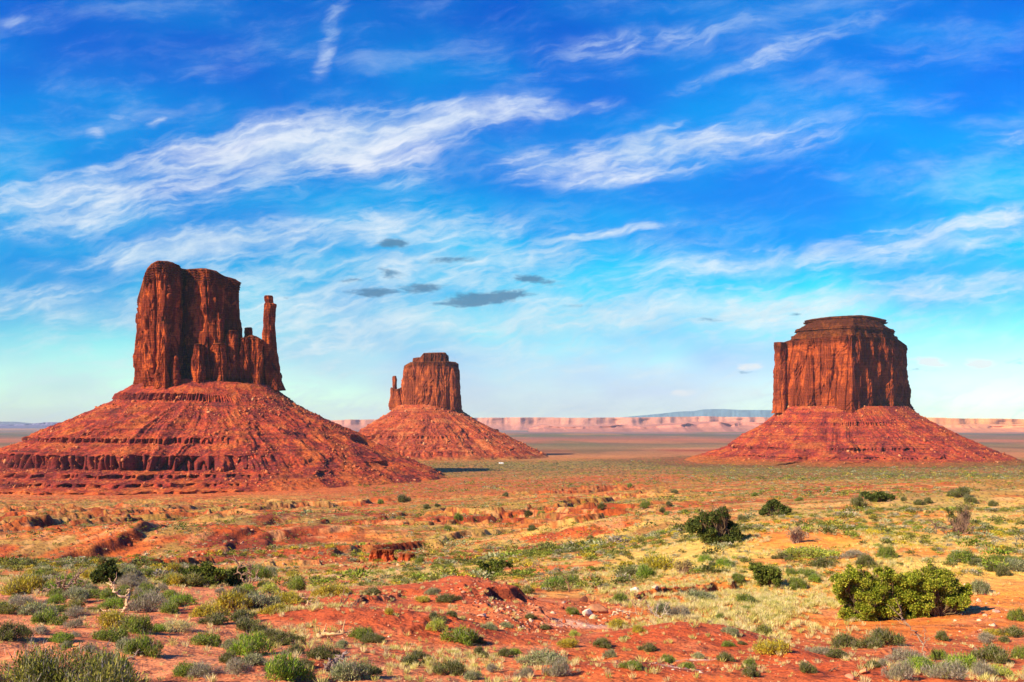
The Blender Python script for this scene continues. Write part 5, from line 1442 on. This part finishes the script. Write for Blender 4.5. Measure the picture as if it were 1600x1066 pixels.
def build_trees():
    J, JD, JG = PAL['juniper'], PAL['juniper_dark'], PAL['juniper_gold']
    tree(1408, 984, [(1318, 912, 20), (1340, 905, 20), (1330, 945, 20), (1345, 972, 22), (1368, 925, 26), (1385, 905, 16), (1385, 955, 26), (1410, 935, 28), (1425, 912, 22), (1440, 955, 24), (1462, 898, 16), (1455, 925, 26),
                     (1478, 910, 18), (1485, 940, 24), (1500, 950, 18), (1475, 960, 18), (1320, 975, 12), (1398, 968, 20), (1365, 968, 18), (1490, 925, 16), (1420, 958, 22), (1400, 912, 20), (1402, 948, 24), (1434, 972, 18), (1335, 925, 22), (1352, 950, 22), (1425, 938, 22), (1470, 935, 20), (1380, 975, 20), (1510, 935, 14), (1308, 930, 10), (1405, 980, 14), (1440, 982, 14), (1420, 985, 12), (1350, 985, 14), (1495, 955, 18)],
         150000, .085, JG, 'largest bush, broad yellow-green juniper spreading on the sand at right', [1350, 1372, 1465, 1474], 401, D=38.5, r0=.028, bark=(.17, .12, .07), group=None, depth=.9, twig=2)
    tree(1118, 852, [(1112, 805, 16), (1130, 810, 18), (1120, 830, 22), (1142, 825, 20), (1105, 828, 16), (1088, 812, 12), (1082, 822, 12), (1150, 835, 12), (1128, 792, 10), (1098, 800, 8), (1110, 842, 14), (1138, 842, 14)],
         26000, .15, JD, 'dense dark green juniper, tallest one on the right slope', [1108, 1122, 1135], 411)
    tree(1211, 806, [(1200, 792, 10), (1212, 786, 10), (1222, 796, 10), (1206, 799, 9), (1231, 801, 7), (1193, 800, 6)], 9000, .26, JD, 'dark juniper on the rim upslope right of the tallest dark one', [1205, 1216], 421)
    tree(1197, 918, [(1180, 885, 9), (1192, 892, 13), (1208, 892, 13), (1200, 905, 15), (1214, 906, 9), (1184, 900, 8), (1190, 912, 8)], 13000, .10, J, 'round bright green juniper alone on the orange slope', [1192, 1202], 431)
    tree(162, 913, [(152, 900, 10), (165, 885, 10), (160, 895, 13), (175, 896, 12), (182, 903, 8), (168, 905, 12), (170, 876, 6)], 12000, .17, JD, 'dark upright juniper at left behind the dead tangle', [160, 168], 441)
    tree(322, 916, [(292, 893, 9), (305, 898, 14), (322, 888, 13), (335, 898, 14), (312, 907, 12), (330, 907, 12), (345, 895, 9), (282, 888, 4)], 14000, .15, J, 'wide olive green juniper at left centre beside bare dead trunks', [304, 318, 332], 451)
    tree(366, 916, [(358, 900, 10), (366, 893, 9), (362, 908, 9), (374, 902, 9), (376, 885, 6), (372, 911, 6)], 8000, .15, JD, 'narrower dark juniper squeezed between the wide one and dead trunks', [362, 370], 461)
    tree(772, 900, [(758, 885, 8), (772, 880, 9), (785, 878, 7), (778, 890, 10), (795, 880, 6), (765, 893, 7), (750, 878, 5)], 4500, .16, J, 'open airy green juniper on the grassy rise in the middle', [770, 778], 471, depth=.7)
    tree(1370, 785, [(1362, 775, 7), (1374, 773, 8), (1368, 779, 9), (1381, 779, 6)], 5000, .34, JD, 'dark juniper on the far flat, largest of the three at right', [1370], 481)
    tree(1352, 778, [(1350, 773, 5), (1356, 773, 4)], 1800, .34, JD, 'small round juniper left of the larger one on the far flat', [1352], 482)
    tree(1391, 782, [(1389, 776, 5), (1395, 777, 4)], 1800, .34, JD, 'small round juniper right of the larger one on the far flat', [1391], 483)
    tree(1500, 835, [(1488, 800, 9), (1500, 790, 9), (1510, 800, 9), (1496, 812, 8), (1480, 790, 5), (1512, 788, 5)], 1500, .12, PAL['dark'], 'half-dead thin juniper with bare twigs on the upper right slope', [1496, 1503, 1508], 491, twig=5, bark=(.34, .22, .16), r0=.014)
    tree(1246, 850, [(1235, 832, 8), (1248, 828, 9), (1258, 835, 8), (1244, 842, 8)], 900, .12, [(.30, .20, .12), (.42, .30, .2)], 'leafless brown twiggy bush on the orange slope', [1240, 1246, 1252], 495, cat='bush', name='bare_bush', twig=14, r0=.014, bark=(.36, .24, .17), group=None)
    tree(1068, 898, [(1062, 885, 8), (1074, 880, 9), (1082, 888, 7)], 700, .12, [(.36, .28, .1), (.42, .34, .16)], 'bare tan twiggy bush right of the wide golden green shrub', [1066, 1074], 497, cat='bush', name='bare_bush', twig=14, r0=.012, bark=(.40, .27, .17), group=None)


def dead(px, base, paths, label, seed, D=None, col=(.46, .33, .24), cat='dead wood', name='dead_branch', rk=1.0, twig=2, depth=6, group=None):
    """paths: lists of (column,row) from foot to tip with thickness in photo px; shaped in the round at the wood's own distance"""
    x, y, z = hit(px, base) if D is None else (*W(px, D), float(ground_z(*W(px, D))))
    m = y / F; rg = np.random.default_rng(seed); out = []
    for path, th in paths:
        pts = []
        off = rg.normal(0, depth * .3)
        for k, (a, b) in enumerate(path):
            off += rg.normal(0, depth) * (k > 0)
            pts.append(((a - px) * m, off * m, max((base - b) * m, -.02)))
        pts = np.array(pts); t = np.linspace(0, len(pts) - 1, len(pts) * 4)
        P = np.stack([np.interp(t, range(len(pts)), pts[:, i]) for i in range(3)], 1)
        for _ in range(2): P[1:-1] = (P[:-2] + 2 * P[1:-1] + P[2:]) / 4
        P += rg.normal(0, .35 * m * th, P.shape)
        out.append(tube(P, (th * m * .36 * rk, th * m * .26 * rk, th * m * .08 * rk), col, 7, seed))
        for q in range(twig * 2 + 1):
            i = rg.integers(len(P) // 4, len(P)); L = np.linalg.norm(P[-1] - P[0])
            e = P[i] + unit(unit(P[min(i + 1, len(P) - 1)] - P[i - 1]) + rg.normal(0, .6, 3) + (0, 0, .2)) * L * rg.uniform(.2, .4)
            out.append(tube(wiggle(P[i], e, 6, .1, rg), (th * m * .2 * rk, th * m * .05 * rk), col, 4, seed + q))
    V, Fc, C = joinm(out)
    o = link(name, mesh_np(name, V, Fc, M_WOOD, C * .8), None, (x, y, z))
    tag(o, label, cat, group)


def build_deadwood():
    dead(196, 958, [([(194, 955), (198, 946), (197, 938), (190, 932), (182, 928), (176, 922), (172, 914), (168, 906)], 6), ([(197, 946), (197, 936), (196, 926), (199, 920)], 4),
                    ([(196, 952), (188, 956), (176, 954), (164, 953)], 5), ([(190, 953), (198, 958), (205, 966), (212, 972)], 3.5), ([(198, 948), (204, 944), (210, 938)], 3)],
         'pale forked dead branch rising from sand at left', 601, col=(.66, .45, .30), rk=1.15, twig=1)
    dead(92, 930, [([(92, 930), (90, 922), (93, 912), (94, 905)], 7), ([(92, 926), (100, 918), (112, 912), (124, 906), (130, 898)], 5), ([(94, 922), (84, 920), (70, 924), (58, 928)], 5), ([(96, 924), (108, 920), (120, 922), (130, 916)], 4),
                   ([(92, 916), (86, 908), (84, 900)], 3), ([(98, 918), (106, 906), (108, 894)], 3), ([(88, 928), (76, 930), (64, 934)], 5), ([(104, 916), (114, 902), (126, 892)], 2.5)],
         'dark tangled fallen dead tree at left', 602, twig=7, col=(.34, .23, .17), depth=9)
    dead(388, 918, [([(384, 917), (378, 902), (372, 888), (374, 878)], 4), ([(388, 917), (392, 902), (396, 890), (394, 880)], 4), ([(392, 917), (398, 904), (404, 892)], 3), ([(386, 915), (384, 900), (388, 888), (384, 880)], 3)],
         'cluster of bare dead trunks right of the two junipers', 603, twig=7, col=(.42, .28, .2))
    dead(1436, 1036, [([(1440, 1034), (1444, 1018), (1444, 1004), (1438, 994), (1430, 986), (1420, 976), (1413, 966), (1408, 958), (1410, 950)], 5), ([(1444, 1006), (1447, 994), (1444, 984)], 3), ([(1438, 994), (1428, 992), (1422, 990)], 2.5),
                      ([(1420, 976), (1412, 976), (1404, 970)], 2), ([(1442, 1010), (1452, 1000), (1458, 992)], 2.5)],
         'leaning bare branch in front of the largest bush', 604, twig=2, rk=.7, col=(.42, .28, .2))
    dead(1490, 836, [([(1500, 835), (1488, 828), (1476, 826), (1462, 822), (1456, 818)], 4), ([(1504, 836), (1492, 834), (1478, 834)], 3.5), ([(1506, 836), (1516, 830), (1524, 826)], 3.5), ([(1498, 834), (1490, 822), (1484, 814)], 3)],
         'dark fallen twigs at the foot of the half-dead juniper', 605, twig=8, col=(.28, .17, .12), cat='dead wood')
    dead(516, 1050, [([(512, 1050), (518, 1040), (526, 1034), (534, 1028)], 9), ([(514, 1050), (520, 1044), (530, 1036), (541, 1032)], 7), ([(518, 1052), (530, 1052), (544, 1048), (550, 1040), (558, 1038)], 5), ([(512, 1050), (514, 1038), (520, 1030)], 6),
                     ([(516, 1052), (528, 1056), (542, 1056)], 5)],
         'weathered grey stump with splayed roots at the bottom edge', 606, col=(.26, .19, .20), twig=3, rk=1.6, name='dead_stump')
    dead(512, 1003, [([(498, 994), (508, 992), (520, 990), (532, 987), (546, 984)], 6), ([(512, 992), (514, 998), (518, 1004)], 4), ([(520, 990), (528, 992), (536, 992)], 3)],
         'pale fallen branch lying on red clay, centre left', 607, rk=1.6, col=(.66, .44, .24), D=None, depth=3)
    dead(532, 948, [([(530, 948), (534, 938), (538, 928), (537, 924)], 3), ([(532, 946), (540, 938), (548, 934)], 3), ([(556, 946), (560, 938), (568, 934)], 3), ([(548, 946), (556, 940), (560, 942)], 3)],
         'thin crooked dead twigs on the rim left of the big red mound', 608, col=(.34, .2, .13), twig=4)
    dead(480, 948, [([(478, 948), (480, 940), (472, 936), (468, 932)], 3.5), ([(480, 947), (486, 940), (488, 934)], 3)], 'small pale branching stick on the red slope left of centre', 609, col=(.6, .4, .25), twig=5)
    dead(972, 968, [([(958, 962), (966, 958), (974, 957), (982, 962), (987, 968)], 4), ([(966, 958), (960, 960), (952, 964)], 3), ([(974, 957), (984, 956), (992, 960)], 2.5)], 'white arching branch on the ground right of the boulders', 610, col=(.72, .54, .38), twig=3)
    dead(996, 962, [([(994, 962), (992, 948), (996, 938), (990, 928)], 3), ([(994, 950), (986, 940), (982, 930)], 2.5), ([(996, 944), (1004, 936), (1010, 932)], 2.5), ([(1002, 962), (1004, 948), (1010, 940)], 2.5)],
         'bare little tree in front of the eroded orange bank', 611, col=(.46, .28, .17), twig=7, name='dead_tree')
    dead(1030, 968, [([(1030, 968), (1026, 956), (1030, 946)], 3), ([(1030, 966), (1040, 956), (1044, 944)], 3), ([(1028, 966), (1020, 958), (1014, 950)], 2.5)], 'grey bare twiggy tree right of the little one by the orange bank', 612, col=(.50, .42, .34), twig=9, name='dead_tree')
    dead(888, 926, [([(890, 926), (889, 916), (884, 908), (886, 900)], 3.5), ([(890, 920), (896, 914)], 3)], 'short dark dead trunk beside green shrubs above the rubble', 613, col=(.3, .17, .1), twig=3, name='dead_tree')
    dead(852, 1022, [([(846, 1022), (852, 1014), (858, 1006)], 3), ([(846, 1022), (838, 1016), (834, 1012)], 2.5), ([(850, 1022), (842, 1016)], 2)], 'bare forked sticks on red clay, bottom centre', 614, col=(.4, .22, .15), twig=3)
    dead(1300, 1050, [([(1294, 1048), (1302, 1044), (1312, 1040)], 3), ([(1298, 1048), (1306, 1046), (1314, 1046)], 2.5)], 'small twig lying on the right red mound', 615, col=(.3, .15, .1), twig=2)
    dead(208, 1030, [([(196, 1030), (204, 1029), (212, 1024), (216, 1020)], 4), ([(204, 1030), (210, 1031)], 3)], 'grey twig under the big green clump at left', 616, col=(.4, .3, .26), twig=3)
    dead(820, 897, [([(812, 898), (826, 888), (840, 882)], 2.5), ([(818, 898), (826, 892), (832, 894)], 2), ([(806, 898), (800, 890)], 2)], 'thin bare sticks on the slope right of the airy juniper', 617, col=(.4, .25, .16), twig=8)
    dead(970, 880, [([(968, 902), (974, 892), (972, 884)], 2.5), ([(958, 898), (964, 890), (960, 882)], 2.5)], 'dark bare sticks above the eroded orange bank', 618, col=(.28, .17, .12), twig=9)


def boulder(px, py, w, h, label, col, seed, D=None, group=None):
    x, y, z = hit(px, py) if D is None else (*W(px, D), float(ground_z(*W(px, D))))
    m = y / F; v, f, c = rock_arrays(seed, 3)
    v = v * (w * m * .62, w * m * .5, h * m * .62)
    n = fbm3(v[:, 0] * 4, v[:, 1] * 4, v[:, 2] * 4, 3, seed)
    c = np.array(col) * (1 + .5 * n[:, None])
    o = link('boulder', mesh_np('boulder', v, f, M_ROCK, c, smooth=False), None, (x, y + w * m * .2, z + h * m * .22))
    o.rotation_euler = (0, 0, seed * 1.3)
    tag(o, label, 'boulder', group)


def build_rocks():
    G = 'boulders lying on the ground'
    boulder(917, 964, 17, 20, 'white upright boulder beside the long brown slab', (.72, .56, .44), 701, group=G)
    boulder(933, 958, 26, 17, 'long brown slab leaning right of the white boulder', (.40, .17, .09), 703, group=G)
    boulder(926, 967, 12, 7, 'flat pinkish rock at the foot of the brown slab', (.66, .36, .25), 704, group=G)
    boulder(912, 941, 10, 12, 'dark rock behind the white upright boulder', (.12, .04, .03), 705, group=G)
    boulder(994, 926, 15, 10, 'white block fallen on the eroded orange bank', (.74, .60, .50), 706, group=G)
    boulder(1024, 928, 14, 6, 'thin pale ledge stone right of the white block', (.70, .42, .28), 707, group=G)
    boulder(753, 965, 14, 8, 'pinkish stone at the left foot of the rubble bank', (.62, .36, .28), 708, group=G)
    boulder(1352, 1053, 16, 10, 'rounded tan stone on the right red mound', (.60, .27, .14), 709, group=G)
    boulder(1328, 1062, 12, 9, 'smaller reddish stone at the bottom edge on the right red mound', (.58, .24, .15), 710, group=G)
    boulder(1530, 940, 9, 5, 'light stone on sand right of the largest bush, upper one', (.66, .38, .28), 711, group=G)
    boulder(1556, 958, 12, 6, 'light flat stone on sand near the right edge', (.62, .36, .28), 712, group=G)
    for (px, py, w, h, lab, sd) in ((598, 878, 52, 20, 'red rock outcrop with dark clefts below the orange badlands', 713), (634, 878, 30, 12, 'smaller red rock shoulder right of the outcrop with dark clefts', 714)):
        x, y, z = hit(px, py); m = y / F
        V, Fc, C = block([(-w * .5, 6), (-w * .52, -6), (-w * .3, -14), (-w * .05, -9), (w * .15, -16), (w * .42, -11), (w * .5, 4), (w * .2, 14), (-w * .25, 12)], -1.0, h * m * .9, 0, 0, m, n=260, m=70, seed=sd, taper=.45, lam=1.0, amp=.75, topstrata=.25, cap=6, toprough=.2)
        C = C * np.array([.36, .07, .022]) * (1 + .35 * fbm3(V[:, 0], V[:, 1], V[:, 2] * 3, 3, 9)[:, None])
        tag(link('rock_outcrop', mesh_np('rock_outcrop', V, Fc, M_ROCK, C), None, (x, y + 12 * m, z)), lab, 'rock', 'red rock outcrops in the badlands')
    # rubble of the foreground bank and hollows
    rg = np.random.default_rng(99); L, S, C = [], [], []
    def patch(n, px, sp, D, sd, s0, s1, cols):
        p = rg.normal(px, sp, n); d = rg.normal(D, sd, n).clip(11, 900); x = (p - 800) / F * d
        L.append(np.stack([x, d, ground_z(x, d)], 1)); s = s0 + (s1 - s0) * rg.random(n) ** 3
        S.append(s[:, None] * rg.uniform(.6, 1.2, (n, 3)) * (1, 1, .7)); C.append(np.array(cols)[rg.integers(0, len(cols), n)] * rg.uniform(.7, 1.15, (n, 1)))
    red = [(.46, .10, .04), (.30, .06, .03), (.60, .30, .18), (.42, .12, .06)]
    pale = [(.64, .38, .28), (.70, .48, .36), (.42, .12, .06), (.3, .07, .035), (.22, .05, .03)]
    patch(600, 640, 120, 36, 5, .01, .09, red); patch(500, 1080, 120, 24, 4, .008, .06, red); patch(500, 800, 34, 34, 2.6, .02, .13, pale + red); patch(350, 840, 34, 31, 2, .02, .11, pale + red); patch(200, 760, 30, 37, 2, .03, .16, red)
    patch(240, 925, 24, 38, 3, .02, .16, pale + red); patch(260, 1020, 40, 46, 2, .02, .2, red + red + pale); patch(5000, 800, 520, 24, 9, .006, .035, red + red + pale); patch(900, 900, 500, 24, 8, .012, .06, red + pale)
    patch(160, 1530, 30, 40, 5, .03, .16, pale); patch(200, 1060, 40, 18, 1, .01, .05, pale); patch(250, 90, 100, 24, 5, .01, .06, red)
    patch(700, 300, 140, 130, 25, .06, .55, red); patch(500, 620, 60, 120, 15, .06, .5, red); patch(500, 150, 120, 200, 40, .1, .8, red); patch(400, 900, 90, 140, 25, .06, .45, red)
    L, S, C = np.vstack(L), np.vstack(S), np.vstack(C)
    a = scatter([rock_arrays(800 + i) for i in range(7)], L, S, C, .2, 12)
    tag(link('rubble', mesh_np('rubble', *a[:2], M_ROCK, a[2], smooth=False)), 'broken stones and pebbles strewn over the red ground', 'rubble', kind='stuff')


def build_camper():
    import bmesh
    x, y = W(783, 1760); z = float(ground_z(x, y))
    root = link('camper_van', None, None, (x, y, z)); root.rotation_euler = (0, 0, R(8))
    tag(root, 'tiny white camper parked on the plain beyond the left butte', 'camper')
    def mk(name, boxes, col, parent, cyl=None, rough=.5):
        bm = bmesh.new()
        for (cx, cy, cz, sx, sy, sz) in boxes:
            r = bmesh.ops.create_cube(bm, size=1)
            for v in r['verts']: v.co = Vector((v.co.x * sx + cx, v.co.y * sy + cy, v.co.z * sz + cz))
        if cyl:
            from mathutils import Matrix
            bmesh.ops.create_cone(bm, cap_ends=True, segments=18, radius1=cyl[3], radius2=cyl[3], depth=cyl[4], matrix=Matrix.Translation(cyl[:3]) @ Matrix.Rotation(R(90), 4, 'X'))
        bmesh.ops.bevel(bm, geom=bm.edges[:], offset=.06, segments=2, affect='EDGES') if not cyl else None
        me = bpy.data.meshes.new(name); bm.to_mesh(me); bm.free()
        m = bpy.data.materials.new(name); m.use_nodes = True
        b = m.node_tree.nodes['Principled BSDF']; b.inputs['Base Color'].default_value = (*col, 1); b.inputs['Roughness'].default_value = rough
        me.materials.append(m)
        return link(name, me, parent)
    mk('body', [(-.6, 0, 1.9, 6.8, 2.4, 2.6), (3.6, 0, 1.5, 1.9, 2.2, 1.8), (2.9, 0, 2.8, 1.4, 2.3, .9)], (.85, .85, .85), root)
    mk('window', [(3.7, -1.13, 1.85, 1.1, .06, .6), (-1.2, -1.23, 2.2, 1.4, .06, .7)], (.03, .04, .05), root, rough=.1)
    for wx in (-2.6, 3.4):
        for wy in (-1.0, 1.0): mk('wheel', [], (.03, .03, .03), root, cyl=(wx, wy, .45, .45, .3))
# ------------------------------------------------------------------ build
build_ground()
build_buttes()
build_far()
build_near_shrubs()
build_mid_shrubs()
build_grass()
build_trees()
build_deadwood()
build_rocks()
build_camper()


def build_haze():
    import bmesh
    m = bpy.data.materials.new('haze'); m.use_nodes = True
    nt = m.node_tree; nt.nodes.clear()
    o = nt.nodes.new('ShaderNodeOutputMaterial'); v = nt.nodes.new('ShaderNodeVolumePrincipled')
    v.inputs['Color'].default_value = (.55, .74, .95, 1)
    v.inputs['Density'].default_value = 2.0e-5
    v.inputs['Anisotropy'].default_value = 0.0
    nt.links.new(v.outputs[0], o.inputs['Volume'])
    bm = bmesh.new(); bmesh.ops.create_cube(bm, size=1)
    me = bpy.data.meshes.new('haze'); bm.to_mesh(me); bm.free(); me.materials.append(m)
    h = link('haze', me, None, (0, 0, 155)); h.scale = (62000, 62000, 550)
    tag(h, kind='stuff')


build_haze()
